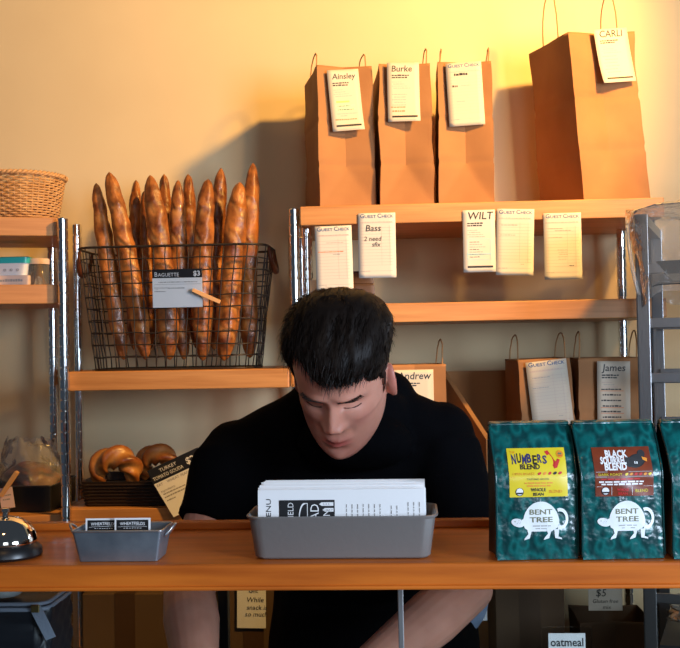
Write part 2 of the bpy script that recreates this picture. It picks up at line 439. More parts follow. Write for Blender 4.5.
# ------------------------------------------------------------------ counter and glass case
YC = 1.30
zT = at(340, 563.5, YC).z
b = MB()
b.box((-1.2, YC, zT - .029), (1.2, 1.556, zT - .0005))
ctr = thing('counter', 'varnished orange-brown wooden counter shelf across the foreground', 'counter')
b.build('countertop', 'counter', ctr, bevel=.004)
b = MB(); b.box((-1.2, YC - .003, zT - .031), (1.2, YC + .012, zT - .026)); b.build('nosing', 'counter', ctr, bevel=.002)
b = MB(); b.box((-1.2, 1.550, zT - .0006), (1.2, 1.572, zT + .010)); b.build('back_lip', 'counter', ctr, bevel=.002)
# glass front under the counter
xr = at(401, 620, 1.40).x
gl = thing('glass_front', 'clear glass panes under the wooden counter with a slim metal upright between', 'glass front')
b = MB(); b.box((-1.2, 1.398, .80), (xr - .004, 1.402, zT - .030)); b.build('pane', 'glass', gl)
b = MB(); b.box((xr + .004, 1.398, .80), (1.2, 1.402, zT - .030)); b.build('pane', 'glass', gl)
b = MB(); b.box((xr - .0035, 1.394, .765), (xr + .0035, 1.406, zT - .030)); b.build('upright', 'galvrim', gl, bevel=.001)
zK = .765
b = MB(); b.box((-1.2, 1.32, zK - .04), (1.2, 1.72, zK)); b.box((-1.18, 1.36, .0), (1.18, 1.66, zK - .04))
tag(b.build('work_table', 'work', bevel=.002), 'steel topped work table under the wooden counter shelf', 'table')
for k, x in enumerate((-1.1, 1.1)):
    b = MB(); b.box((x - .012, 1.50, zK), (x + .012, 1.54, zT - .029)); b.build('support_post', 'darksteel', ctr)

# ------------------------------------------------------------------ slips of paper
def curl_fn(w, h, curl=0.0, bend=0.0, corner=0.0, lift=0.0):
    def f(x, z, off=0.0):
        t = max(0, -z / h); y = -curl * h * t ** 3 + bend * math.sin(t * 3.1) * h - corner * h * max(0, t - .55) ** 2 * (x / w + .5) * 2
        return Vector((x, y - off - .0012, z + abs(curl) * h * .25 * t ** 4))
    return f
def paper_mesh(w, h, f, mi=0, shape=None):
    m = MB()
    def g(u, v):
        x = (u - .5) * w; z = -v * h
        return f(x, z)
    m.grid(g, 7, 17); return m
INKS = ['ink', 'grey_ink', 'pale_ink', 'blue_ink', 'green_ink', 'yellow_ink', 'cyan_ink', 'orange_ink', 'white_ink', 'red']
K, G, P_, BL, GR, YE, CY, OR, WH, RD = range(10)

def guest_check(f, w, h, hand=(), extra='plain'):
    fn = lambda x, z: f(x, z, .0005); m = MB(); L = -w / 2; s = w * .135
    # small-caps heading
    xx = L + w * .06
    for ch, rest, ww in (('G', 'UEST', .40), ('C', 'HECK', .42)):
        write(m, ch, xx, -h * .075, s * 1.15, fn, BL, width=w * .105, bold=.02); xx += w * .12
        write(m, rest, xx, -h * .075, s * .82, fn, BL, width=w * .31, bold=.02); xx += w * .34
    bar(m, L + w * .05, -L - w * .05, -h * .155, h * .004, fn, P_); wordline(m, L + w * .06, -L - w * .08, -h * .145, h * .010, fn, P_)
    for i in range(13):
        z = -h * (.23 + i * .048); bar(m, L + w * .06, -L - w * .06, z, h * .0028, fn, P_)
    for xv in (.62, .84):
        m.poly2([(L + w * xv, -h * .2), (L + w * xv + .0004, -h * .2), (L + w * xv + .0004, -h * .81), (L + w * xv, -h * .81)], fn, P_)
    wordline(m, L + w * .05, L + w * .3, -h * .9, h * .009, fn, G)
    bar(m, L + w * .3, -L - w * .08, -h * .895, h * .003, fn, P_)
    for (s_, x, z, sz, mi) in hand:
        write(m, s_, L + w * x, -h * z, sz * w, fn, mi, shear=.15, bold=.012)
    if extra == 'scrawl':
        wordline(m, L + w * .12, L + w * .5, -h * .24, h * .011, fn, G); wordline(m, L + w * .30, L + w * .72, -h * .27, h * .010, fn, G)
        wordline(m, L + w * .12, L + w * .48, -h * .375, h * .012, fn, G); wordline(m, L + w * .66, L + w * .78, -h * .80, h * .010, fn, K)
        for i in range(5): wordline(m, L + w * (.36 + .02 * (i % 3)), L + w * (.62 + .03 * (i % 2)), -h * (.56 + .035 * i), h * .008, fn, P_)
    if extra == 'scrawl2':
        wordline(m, L + w * .12, L + w * .55, -h * .25, h * .011, fn, G); wordline(m, L + w * .1, L + w * .5, -h * .40, h * .010, fn, G)
        wordline(m, L + w * .66, L + w * .76, -h * .84, h * .009, fn, G)
    if extra == 'orange':
        wordline(m, L + w * .08, L + w * .78, -h * .40, h * .013, fn, OR); wordline(m, L + w * .48, L + w * .66, -h * .44, h * .012, fn, G)
        wordline(m, L + w * .3, L + w * .8, -h * .26, h * .008, fn, P_)
    if extra == 'dark':
        wordline(m, L + w * .22, L + w * .62, -h * .205, h * .035, fn, K); wordline(m, L + w * .15, L + w * .30, -h * .385, h * .03, fn, K, .002, .005)
        wordline(m, L + w * .40, L + w * .70, -h * .37, h * .010, fn, P_); wordline(m, L + w * .25, L + w * .5, -h * .62, h * .012, fn, P_)
    return m
def receipt(f, w, h, name, style=0, size=.24):
    fn = lambda x, z: f(x, z, .0005); m = MB(); L = -w / 2
    write(m, name, L + w * .14, -h * .15, size * w, fn, K, shear=.12, bold=.012)
    wordline(m, L + w * .14, L + w * .68, -h * .225, h * .022, fn, K, .004, .010); wordline(m, L + w * .14, L + w * .62, -h * .262, h * .022, fn, K, .004, .010)
    for i in range(4): wordline(m, L + w * (.14 + .05 * (i % 2)), L + w * (.45 + .09 * i), -h * (.33 + .035 * i), h * .009, fn, G if i % 2 else P_)
    if style == 0:    # highlighter rows
        bar(m, L + w * .2, L + w * .62, -h * .535, h * .030, fn, YE); wordline(m, L + w * .22, L + w * .58, -h * .53, h * .014, fn, K)
        for z in (.60, .66): bar(m, L + w * .18, L + w * .8, -h * z, h * .028, fn, GR); wordline(m, L + w * .22, L + w * .74, -h * z + h * .006, h * .010, fn, K)
        wordline(m, L + w * .2, L + w * .84, -h * .72, h * .009, fn, G); wordline(m, L + w * .3, L + w * .5, -h * .755, h * .009, fn, G)
        wordline(m, L + w * .12, L + w * .8, -h * .82, h * .018, fn, OR)
    elif style == 1:
        for i in range(5): wordline(m, L + w * (.14 + .07 * (i % 2)), L + w * .6, -h * (.54 + .045 * i), h * .010, fn, G)
        wordline(m, L + w * .1, L + w * .55, -h * .76, h * .018, fn, OR); wordline(m, L + w * .14, L + w * .55, -h * .83, h * .022, fn, OR)
    elif style == 2:
        for z in (.47, .80): bar(m, L + w * .12, L + w * .86, -h * z, h * .006, fn, CY)
        for xx in (.12, .84): m.poly2([(L+w*xx, -h*.47), (L+w*xx+w*.02, -h*.47), (L+w*xx+w*.02, -h*.8), (L+w*xx, -h*.8)], fn, CY)
        for i in range(7): wordline(m, L + w * .2, L + w * (.5 + .1 * (i % 3)), -h * (.52 + .04 * i), h * .010, fn, G if i % 3 else K)
        bar(m, L + w * .14, L + w * .84, -h * .72, h * .02, fn, CY)
    elif style == 3:
        for i in range(6): wordline(m, L + w * (.14 + .05 * (i % 2)), L + w * (.55 + .06 * (i % 2)), -h * (.50 + .06 * i), h * .012, fn, G)
    elif style == 4:
        for i in range(6):
            z = .44 + .085 * i; wordline(m, L + w * (.12 + .04 * (i % 2)), L + w * .72, -h * z, h * .022, fn, K)
            if i in (0, 3, 4): bar(m, L + w * .1, L + w * .8, -h * z - h * .018, h * .008, fn, OR)
    if style != 4: bar(m, L + w * .13, L + w * .92, -h * .93, h * .032, fn, K, 4)
    return m
def slip(name, w, h, f, printer, parent, loc, rot, paper='paper', label=None, cat=None, group=None):
    p = paper_mesh(w, h, f).build(name, paper, parent, smooth=True, loc=loc, rot=rot, solid=.0003)
    if label and parent is None: tag(p, label, cat, group)
    m = printer
    if m.f: m.build('printing', INKS, p)
    return p

# ------------------------------------------------------------------ paper bags
def kraft_bag(label, px, py, Y, w, h, depth, yaw, lean=0, slipfn=None, matn='kraft', hand=(1, 1), loc=None, seed=0, crease=.30, mouth=.0, hh=.07, name='paper_bag', hw=.055):
    base = loc if loc is not None else at(px, py, Y)
    t = thing(name, label, 'paper bag', base, (0, R(lean), R(yaw)))
    m = MB(); nz = 48; rg = random.Random(seed)
    # outline points round the bag: narrow gusset sides face front and back
    def ring(z):
        tt = z / h
        fold = .011 * max(0, min(1, (tt - crease) / .12)) if tt > crease else 0
        flare = 1 - .03 * tt
        pts = []
        nx, ny = 18, 8
        W = w / 2 * flare; D = depth / 2 * (1 - .10 * tt)
        def foldy(x):
            a = abs(x) / W
            # centre gusset fold, splitting into two diagonal folds to the lower corners
            return .017 * min(tt / crease, 1 - a)
        for i in range(nx):
            x = -W + 2 * W * i / nx; pts.append((x, -D + foldy(x)))
        for i in range(ny): pts.append((W, -D + 2 * D * i / ny))
        for i in range(nx):
            x = W - 2 * W * i / nx; pts.append((x, D - foldy(x)))
        for i in range(ny): pts.append((-W, D - 2 * D * i / ny))
        out = []
        for (x, y) in pts:
            q = Vector((x * 11 + seed * 3, y * 11, z * 11))
            n1 = noise.noise(q) * .0045 * min(1, tt * 4) * (0 if tt < .02 else 1)
            hc = -.0015 if abs(tt - .62) < .025 or abs(tt - crease) < .02 else 0
            l = math.hypot(x, y) or 1
            out.append(Vector((x + (n1 + hc) * (abs(x) > W * .95) * (1 if x > 0 else -1), y + (n1 + hc) * (1 if y > 0 else -1) * (abs(y) > D * .7), z)))
        return out
    m.loft([ring(h * i / nz) for i in range(nz + 1)], cap0=True, cap1=False)
    m.build('bag_body', matn, t, angle=14, solid=.0008)
    for s, a in zip((-1, 1), hand):
        if not a: continue
        x = s * w / 2 * .96; pts = []
        for k in range(15):
            q = math.pi * k / 14; y = math.cos(q) * hw; z = h - .03 + (.03 + hh * a) * math.sin(q) ** .6
            pts.append((x + s * -.004 + .012 * math.sin(q) * (rg.random() * .2 + .5) * (1 if s < 0 else .8), y, z))
        c = MB(); c.tube(pts, .0017, 6); c.build('handle', 'cord', t, smooth=True)
    if slipfn: slipfn(t, w, h, depth)
    return t

def bag_slip(kind, name, sw, sh, dx, dz, tilt, curl=.0, corner=0., hand=(), size=.24, style=0, lab=None):
    def go(t, w, h, depth):
        f = curl_fn(sw, sh, curl, 0, corner)
        pr = receipt(f, sw, sh, name, style, size) if kind == 'r' else guest_check(f, sw, sh, hand, name)
        o = slip('order_slip', sw, sh, f, pr, t, (dx, -depth / 2 * .91 - .0045, h + dz), (R(-1.5), R(tilt), 0), 'cream')
        o['label'] = lab
    return go
# three tall bags on the top shelf
def on(pxc, Y, z): p = at(pxc, 205, Y); return Vector((p.x, p.y, z + .0012))
HB = .335
kraft_bag('tall brown paper bag on top shelf with order slip reading Ainsley', 0, 0, 0, .138, .350, .24, 13, -.3,
          bag_slip('r', 'Ainsley', .078, .152, -.006, -.012, -4, .02, .12, size=.25, lab='cream slip with green highlighter rows'), loc=on(340, 2.775, zA), seed=1, hh=.055)
kraft_bag('brown paper bag on top shelf with slip reading Burke, middle of the three grouped bags', 0, 0, 0, .130, .350, .24, 5, 0,
          bag_slip('r', 'Burke', .078, .146, -.004, .0, 0, .02, .12, size=.27, style=1, lab='cream slip with orange lines'), loc=on(403, 2.775, zA), seed=2, hand=(.01, 1), hh=.062)
kraft_bag('brown paper bag on top shelf with a curled guest check and blacked-out name', 0, 0, 0, .133, .350, .24, 0, .4,
          bag_slip('g', 'dark', .086, .155, -.004, -.004, -3, -.02, 0, lab='cream guest check'), loc=on(464, 2.775, zA), seed=3, hh=.058)
kraft_bag('largest brown paper bag, leaning left at the right end of the top shelf', 0, 0, 0, .182, .412, .225, 20, -4.0,
          bag_slip('r', 'CARLI', .092, .138, .022, .006, -3, .10, -.10, size=.26, style=3, lab='curled cream slip'), loc=on(594, 2.80, zA) + Vector((0, 0, .0075)), seed=5, hh=.125, hw=.04)
# bags on the lower right shelf
kraft_bag('open brown paper bag on the lower shelf carrying a faded guest check', 0, 0, 0, .128, .335, .20, 5, -1.6,
          bag_slip('g', 'scrawl2', .098, .160, .002, -.004, -4, 0, 0, lab='tilted guest check'), loc=Vector((at(541, 400, 2.74).x, 2.74, zD + .0045)), seed=8, hh=.06)
kraft_bag('wide brown paper bag on the lower shelf with white slip reading James', 0, 0, 0, .150, .338, .20, -2, 0,
          bag_slip('r', 'James', .077, .155, .008, -.008, 1, .0, 0, size=.30, style=4, lab='white slip with orange underlines'), loc=Vector((at(605, 400, 2.74).x, 2.74, zD + .001)), seed=9, hh=.065)
kraft_bag('brown paper bag with a rounded handle showing just behind the man', 0, 0, 0, .150, .330, .19, 6, 0,
          bag_slip('r', 'Andrew', .10, .15, -.008, -.012, 0, .0, 0, size=.24, style=3, lab='white slip'), loc=Vector((at(412, 400, 2.72).x, 2.72, zD + .001)), seed=12, hh=.06)
kraft_bag('dark folded paper bag on the middle shelf right behind the head', 0, 0, 0, .085, .085, .14, 30, 0, None, 'tape', (0, 0), Vector((at(346, 290, 2.75).x, 2.76, zB + .001)), 14, name='folded_paper_bag')

# ------------------------------------------------------------------ slips taped to the shelf edge
def edge_slip(kind, name, x0, y0, wpx, hpx, tilt, label, paper='slip_paper', hand=(), style=0, size=.3, curl=0., Y=YS - .002, corner=0., nm='guest_check'):
    k = Y / F; sw = wpx * k; sh = hpx * k; f = curl_fn(sw, sh, curl, 0, corner)
    p = at(x0, y0, Y)
    pr = receipt(f, sw, sh, name, style, size) if kind == 'r' else guest_check(f, sw, sh, hand, name)
    return slip(nm, sw, sh, f, pr, None, p, (R(-.3), R(tilt), 0), paper, label, 'paper slip', None)
edge_slip('g', 'orange', 333, 226, 37, 66, -1, 'guest check with an orange pen line, leftmost slip hanging below the top shelf', Y=YS - .003)
edge_slip('g', 'none', 376.5, 213, 37.5, 65, 0, 'guest check reading Bass, taped to the top shelf edge', hand=(('Bass', .20, .28, .24, K), ('2 need', .15, .43, .17, K), ('sfix', .36, .52, .17, K)))
edge_slip('r', 'WILT', 478.5, 210, 32, 62, 0, 'printed receipt reading WILT in pen, taped to the top shelf edge', style=2, size=.33, nm='order_receipt')
edge_slip('g', 'scrawl2', 515.5, 209, 37, 66, 2, 'guest check just right of the WILT receipt on the top shelf edge')
edge_slip('g', 'scrawl', 562, 213, 37, 66, 0, 'guest check nearest the right end of the top shelf edge')
b = MB(); b.box((-.047, -.0004, 0), (.047, .0004, .062)); pp = at(331, 296, 2.585)
o = b.build('note_card', 'cream', None, loc=(at(330, 300, 2.64).x, 2.64, zB + .001), rot=(0, R(-2), 0)); tag(o, 'cream note card standing on the middle shelf just above the hair', 'card')
m = MB(); fn = lambda x, z: Vector((x, -.0008, z)); wordline(m, -.028, -.008, .036, .003, fn, 0); m.build('printing', ['grey_ink'], o)

# ------------------------------------------------------------------ wire basket with baguettes
YB = 2.765
bc = Vector((at(179, 300, YB).x, YB, zC))
bk = thing('wire_basket', 'dark wire basket with leather handles full of baguettes', 'basket', bc)
def bring(t, n=64, rad=.055):
    W = .405 + .068 * t; D = .205 + .035 * t; z = .003 + .300 * t
    r = rrect(W, D, rad, 5, z); out = []
    # resample by arc length
    L = [0]
    for i in range(len(r)): L.append(L[-1] + (r[(i + 1) % len(r)] - r[i]).length)
    for k in range(n):
        d = L[-1] * k / n; i = max(j for j in range(len(r)) if L[j] <= d + 1e-9)
        a = r[i]; c = r[(i + 1) % len(r)]; u = (d - L[i]) / max(1e-9, L[i + 1] - L[i]); out.append(a.lerp(c, u))
    return out
N = 46
m = MB()
lev = [0, .10, .20, .30, .40, .50, .60, .70, .80, .90]
jit = {}
def jp(k, t):
    p = bring(t, N)[k % N]; q = Vector((p.x * 22, p.y * 22, t * 9)); j = noise.noise_vector(q) * .0038
    return p + j * (1 if 0 < t < .99 else 0)
for t in lev: m.tube([jp(k, t) for k in range(N)], .0017, 5, closed=True)
m.build('horizontal_wires', 'wire', bk, smooth=True)
m = MB()
for k in range(N): m.tube([jp(k, t) for t in lev + [1.0]], .0015, 5)
m.build('upright_wires', 'wire', bk, smooth=True)
m = MB(); m.tube(bring(1.0, 64), .0030, 8, closed=True); m.build('rim', 'wire', bk, smooth=True)
m = MB(); m.tube(bring(0.0, 64), .0025, 8, closed=True)
for i in range(9):
    y = -.09 + .0225 * i; m.tube([(-.2, y, .003), (.2, y, .003)], .0012, 5)
for i in range(18):
    x = -.19 + .0224 * i; m.tube([(x, -.1, .003), (x, .1, .003)], .0012, 5)
m.build('base_wires', 'wire', bk, smooth=True)
for s in (-1, 1):
    pts = []
    for k in range(13):
        q = math.pi * k / 12; pts.append((s * (.238 + .010 * math.sin(q)), -.055 * math.cos(q), .303 - .060 * math.sin(q) ** .7))
    m = MB(); m.tube(pts, [.0035 + .0045 * math.sin(math.pi * k / 12) for k in range(13)], 10)
    m.build('handle', 'leather', bk, smooth=True)

def baguette(label, tip, bot, r, Yt, Yb, seed, bend=0.):
    p1 = at(tip[0], tip[1], Yt); p0 = at(bot[0], bot[1], Yb); p0.z = max(p0.z, zC + .010)
    rg = random.Random(seed); ax = p1 - p0; Lg = ax.length; d = ax.normalized()
    u = d.cross(Vector((0, -1, 0))).normalized(); v = u.cross(d).normalized()   # v faces the viewer
    if v.y > 0: v = -v; u = -u
    ns = rg.choice((4, 5)); rot = rg.uniform(-.7, .7); m = MB(); tone = []; nu, nv = 120, 36
    sl = [(i + .9) / (ns + .9) for i in range(ns)]
    vs = []
    for i in range(nu):
        t = i / (nu - 1); prof = ((1 - (2 * t - 1) ** 5) ** .62 if t > .5 else (1 - (1 - 2 * t) ** 5) ** .6) if 0 < t < 1 else 0
        prof *= 1.08 - .10 * t + .06 * math.sin(t * 9 + seed) 
        c = p0 + ax * t + u * bend * math.sin(math.pi * t) + v * .006 * math.sin(math.pi * t)
        for j in range(nv):
            a = 2 * math.pi * j / nv; g = 0; tn = 0
            for s in sl:
                da = (a - math.pi / 2 - rot + math.pi) % (2 * math.pi) - math.pi
                if abs(da) < 1.0:
                    dist = (t - s) * Lg - da * .020 - .006 * math.sin(da * 3 + s * 20)      # slanted slash
                    e = math.exp(-(dist / .010) ** 2) * (1 - abs(da)) ** .5
                    ed = math.exp(-((dist - .014) / .005) ** 2) * (1 - abs(da)) ** .5
                    g += (-.0022 * e + .0045 * ed) * (.6 + .8 * noise.noise(Vector((s * 9, seed, 0)))); tn += .65 * e
            q = Vector((math.cos(a) * 1.3 + seed, math.sin(a) * 1.3, t * 12)); g += noise.noise(q) * .0036 + noise.noise(q * 3.1) * .0010
            rr = r * prof * 1.0 + g * (prof > .25)
            vs.append(c + (u * math.cos(a) + v * math.sin(a) * .92) * max(rr, .0006))
            tone.append(min(1, max(0, tn * (.5 + noise.noise(q * 2)) + .18 * max(0, noise.noise(q * 1.2 + Vector((9, 0, 0)))))))
    fs = [(i*nv+j, i*nv+(j+1)%nv, (i+1)*nv+(j+1)%nv, (i+1)*nv+j) for i in range(nu - 1) for j in range(nv)]
    fs.append(tuple(reversed(range(nv)))); fs.append(tuple((nu-1)*nv+j for j in range(nv)))
    # object origin at the loaf's foot
    m.add([q - p0 for q in vs], fs); m.tone = tone
    o = m.build('baguette', 'crust', None, smooth=True, loc=p0)
    return tag(o, label, 'baguette', 'baguettes in the wire basket')
bag_ = [
 ('leftmost baguette in the wire basket, slanting out to the left', (96, 183), (124, 360), .0200, 2.74, 2.735, 0),
 ('second baguette from the left, tall with a rounded tip', (109, 172), (146, 360), .0235, 2.72, 2.715, .006),
 ('slim baguette tip rising behind, between the second and the front pair on the left', (136, 180), (134, 350), .0175, 2.81, 2.80, 0),
 ('short slim baguette directly left of the broad one above the price card', (145, 190), (150, 350), .0165, 2.775, 2.80, 0),
 ('broad baguette with pale scored side above the left part of the price card', (150, 175), (170, 360), .0250, 2.715, 2.715, .010),
 ('baguette tip peeking out behind the broad left one', (164, 174), (168, 350), .0190, 2.825, 2.83, 0),
 ('baguette in the middle of the basket directly above the price card', (178, 180), (184, 360), .0215, 2.755, 2.76, -.004),
 ('dark slim baguette behind the middle of the basket', (188, 174), (198, 350), .0200, 2.825, 2.83, -.004),
 ('thick baguette right of the middle whose foot shows below the price card', (208, 179), (203, 361), .0245, 2.72, 2.715, -.006),
 ('dark baguette standing behind the thick ones right of the middle', (221, 168), (214, 350), .0205, 2.81, 2.82, -.004),
 ('thick baguette leaning right, second from the right', (240, 182), (224, 361), .0270, 2.735, 2.705, .0),
 ('rightmost baguette and the tallest, upright by the right handle', (253, 163), (250, 358), .0225, 2.80, 2.78, -.006)]
for i, (lb, tp, bt, r, yt, yb, bd) in enumerate(bag_): baguette(lb, tp, bt, r, yt, yb, i + 3, bd)

# price card and clothespin
yfr = YB - .125
def flat(off=.0): return lambda x, z: Vector((x, -.0006 - off, z))
def price_card(loc, w, h, rot, label, lines, price, head=.24, sleeve=False):
    t = thing('price_card', label, 'price card', loc, rot)
    m = MB(); m.box((-w/2, -.0004, -h), (w/2, .0004, 0)); m.build('card', 'paper', t)
    m = MB(); m.box((-w/2, -.0010, -h * head), (w/2, -.0004, 0)); hd = m.build('header_band', 'black_card', t)
    m = MB(); fn = flat(.0006)
    for (s, x, z, sz, ww) in lines: write(m, s, -w/2 + w * x, -h * z, sz * h, fn, 0, width=ww * w if ww else None)
    write(m, price, w/2 - w * .04, -h * head * .80, h * head * .80, fn, 0, 'R', bold=.02); m.build('lettering', ['white_ink'], hd)
    m = MB(); fn = flat(.0)
    wordline(m, -w*.38, w*.40, -h*(head+.12), h*.022, fn, 0); bar(m, -w*.46, w*.47, -h*(head+.17), h*.008, fn, 0)
    write(m, 'Ingredients:', -w*.46, -h*(head+.28), h*.085, fn, 0); wordline(m, -w*.18, w*.16, -h*(head+.28), h*.028, fn, 0)
    wordline(m, -w*.46, -w*.24, -h*(head+.36), h*.025, fn, 0)
    m.build('printing', ['grey_ink'], t)
    if sleeve:
        m = MB(); m.box((-w/2 - .006, -.0022, -h - .006), (w/2 + .002, -.0018, .004)); m.build('sleeve', 'sleeve', t)
    return t
yfront = YB - .128
p = at(177, 269, yfront)
price_card((p.x, yfront, p.z), .122, .093, (R(2), 0, 0), 'Baguette price card with black header on the wire basket',
           [('B', .05, .19, .17, .055), ('AGUETTE', .115, .19, .135, .42)], '$3', .23, True)
def clothespin(loc, rot, label):
    t = thing('clothespin', label, 'clothespin', loc, rot)
    for s in (-1, 1):
        m = MB(); m.loft([[Vector((-.036, s*.0015, -.0045)), Vector((-.036, s*.0055, -.0045)), Vector((-.036, s*.0055, .0045)), Vector((-.036, s*.0015, .0045))],
                [Vector((0, s*.001, -.005)), Vector((0, s*.006, -.005)), Vector((0, s*.006, .005)), Vector((0, s*.001, .005))],
                [Vector((.036, s*.004, -.0045)), Vector((.036, s*.0075, -.0045)), Vector((.036, s*.0075, .0045)), Vector((.036, s*.004, .0045))]])
        m.build('prong', 'clothespin', t, bevel=.0008)
    m = MB(); m.tube([(.002 + .003*math.cos(a/8*6.28*3), 0.0, 0) if False else Vector((-.002 + .0035*math.cos(a*.8), .007*math.sin(a*.11-.9), .0035*math.sin(a*.8))) for a in range(17)], .0007, 5)
    m.build('spring', 'chrome', t, smooth=True)
    return t
p = at(206.5, 296, yfront - .008)
clothespin((p.x, yfront - .011, p.z), (0, R(25), R(3)), 'pale wooden clothespin clipped to the Baguette price card')

# ------------------------------------------------------------------ wicker basket on the left shelf
wc = Vector((at(20, 217, 2.77).x, 2.77, zE + .001))
wk = thing('wicker_basket', 'pale oval wicker basket on top of the left shelf', 'basket', wc)
H = .122; st = 44
def wr(t): return .088 + .024 * t ** .8
m = MB()
for row in range(19):
    t = row / 18 * .92 + .03; pts = []
    for k in range(st * 4):
        a = 2 * math.pi * k / (st * 4); ph = 1 if row % 2 else -1
        r = wr(t) + .0026 * ph * math.cos(a * st / 2)
        pts.append((r * math.cos(a) * 1.0, r * math.sin(a) * 1.0, H * t))
    m.tube(pts, .0027, 5, closed=True)
m.build('woven_wall', 'wicker', wk, smooth=True)
m = MB()
for k in range(st):
    a = 2 * math.pi * (k + .5) / st
    m.tube([(wr(t) * math.cos(a), wr(t) * math.sin(a), H * t) for t in (0, .33, .66, 1)], .0022, 5)
m.build('stakes', 'wicker', wk, smooth=True)
m = MB()
for o_ in (0, math.pi):
    pts = []
    for k in range(200):
        a = 2 * math.pi * k / 200; tw = a * 30 + o_
        pts.append(((wr(1) + .003 + .003 * math.cos(tw)) * math.cos(a), (wr(1) + .003 + .003 * math.cos(tw)) * math.sin(a), H + .003 * math.sin(tw)))
    m.tube(pts, .0042, 6, closed=True)
m.build('rim', 'wicker_rim', wk, smooth=True)
m = MB(); m.lathe([(.001, .0), (.088, .0), (.091, .006), (.086, .008), (.001, .006)], n=48); 
pts = [((.091 + .002 * math.cos(k * .9)) * math.cos(2*math.pi*k/150), (.091 + .002 * math.cos(k*.9)) * math.sin(2*math.pi*k/150), .006 + .002 * math.sin(k*.9)) for k in range(150)]
m.tube(pts, .004, 6, closed=True); m.build('base', 'wicker_rim', wk, smooth=True)

# items on the second left shelf
p = at(10, 284, 2.70); z0 = zF + .001
tb = thing('food_container', 'teal lidded plastic container resting on a pale box on the left shelf', 'container', (p.x, 2.71, z0 + .028))
m = MB(); m.loft([rrect(.10, .08, .012, 5, 0), rrect(.112, .09, .012, 5, .030)]); m.build('tub', 'whitep', tb, angle=40)
m = MB(); m.loft([rrect(.118, .095, .012, 5, .030), rrect(.120, .097, .012, 5, .044), rrect(.112, .09, .012, 5, .046)]); m.build('lid', 'teal', tb, angle=40)
m = MB()
for i in range(5): write(m, 'o', -.035 + .016 * i, .010, .014, lambda x, z: Vector((x, -.0452, z)), 0)
m.build('printing', ['grey_ink'], tb)
m = MB(); m.box((-.062, -.05, 0), (.062, .05, .0275)); o = m.build('flat_box', 'pinkbox', None, bevel=.001, loc=(p.x - .002, 2.71, z0)); tag(o, 'flat pale pink box beneath the teal lidded container', 'box')
m = MB(); fn = lambda x, z: Vector((x, -.0506, z)); wordline(m, -.01, .05, .012, .006, fn, 0, .004, .008); m.build('printing', ['grey_ink'], o)
p = at(39, 284, 2.70)
jr = thing('plastic_jar', 'small clear plastic jar with pale lid beside the teal container', 'jar', (p.x, 2.70, z0))
m = MB(); m.lathe([(.0235, 0), (.025, .003), (.025, .054), (.0235, .055), (.0235, .003), (.001, .002)], n=32, cap=False); m.build('jar_body', 'jar', jr, smooth=True)
m = MB(); m.lathe([(.001, .0556), (.0262, .0556), (.0265, .057), (.0265, .068), (.025, .070), (.001, .070)], n=32); m.build('lid', 'pinkbox', jr, angle=40)

# ------------------------------------------------------------------ pastry tray (pretzel croissants) and tomato card
z0 = zD + .001
tx = at(146, 500, 2.70).x
tr = thing('pastry_tray', 'dark wicker tray holding the twisted pastries', 'tray', (tx, 2.735, z0))
def tray(parent, W, D, H, name='tray_body', matn='darkwicker'):
    m = MB(); m.loft([rrect(W - .02, D - .02, .015, 5, 0), rrect(W, D, .018, 5, H), rrect(W - .008, D - .008, .016, 5, H), rrect(W - .020, D - .020, .013, 5, .040)], cap0=True, cap1=True)
    o = m.build(name, matn, parent, angle=40)
    m = MB()
    n = 90
    for r_ in range(int(H / .008)):
        t = (r_ + .5) * .008 / H; w_ = W - .02 * (1 - t) + .001; d_ = D - .02 * (1 - t) + .001
        base = rrect(w_, d_, .017, 4, H * t); pts = []
        L = []
        for i in range(len(base)):
            a = base[i]; c = base[(i + 1) % len(base)]; k = max(1, int((c - a).length / .006))
            L += [a.lerp(c, q / k) for q in range(k)]
        pts = [Vector((q.x, q.y, q.z)) + Vector((q.x, q.y, 0)).normalized() * (.0014 * (1 if (i + r_) % 2 else -1)) for i, q in enumerate(L)]
        m.tube(pts, .0030, 5, closed=True)
    m.build('weave', matn, parent, smooth=True); return o
tray(tr, .29, .22, .060)
def horseshoe(label, loc, R_, r_, a0, a1, rot, seed, name='twisted_croissant'):
    m = MB(); nu, nv = 90, 28; vs = []; tone = []
    for i in range(nu):
        t = i / (nu - 1); a = R(a0 + (a1 - a0) * t)
        c = Vector((R_ * math.cos(a), 0, R_ * math.sin(a) * .95))
        rad = Vector((math.cos(a), 0, math.sin(a))); y = Vector((0, 1, 0))
        pr = (math.sin(math.pi * (t * .86 + .07))) ** .55
        for j in range(nv):
            q = 2 * math.pi * j / nv
            tw = math.cos(3 * (q + t * 9)); g = 1 + .20 * tw + .05 * noise.noise(Vector((q, t * 9, seed)))
            vs.append(c + (rad * math.cos(q) + y * math.sin(q)) * r_ * pr * g); tone.append(max(0, min(1, .30 - .35 * tw)))
    fs = [(i*nv+j, i*nv+(j+1)%nv, (i+1)*nv+(j+1)%nv, (i+1)*nv+j) for i in range(nu-1) for j in range(nv)]
    fs += [tuple(reversed(range(nv))), tuple((nu-1)*nv+j for j in range(nv))]
    m.add(vs, fs); m.tone = tone
    return tag(m.build(name, 'pretzel', None, smooth=True, loc=loc, rot=rot), label, 'pastry', 'pastries in the dark tray')
zt = z0 + .0405
horseshoe('horseshoe shaped golden pastry at the left of the dark tray', (at(117, 480, 2.70).x, 2.69, zt + .033), .043, .0275, -40, 220, (R(14), 0, R(6)), 1)
horseshoe('twisted pastry in the middle of the dark tray, behind the first', (at(158, 480, 2.74).x, 2.755, zt + .035), .042, .0250, -38, 218, (R(18), 0, R(-14)), 2)
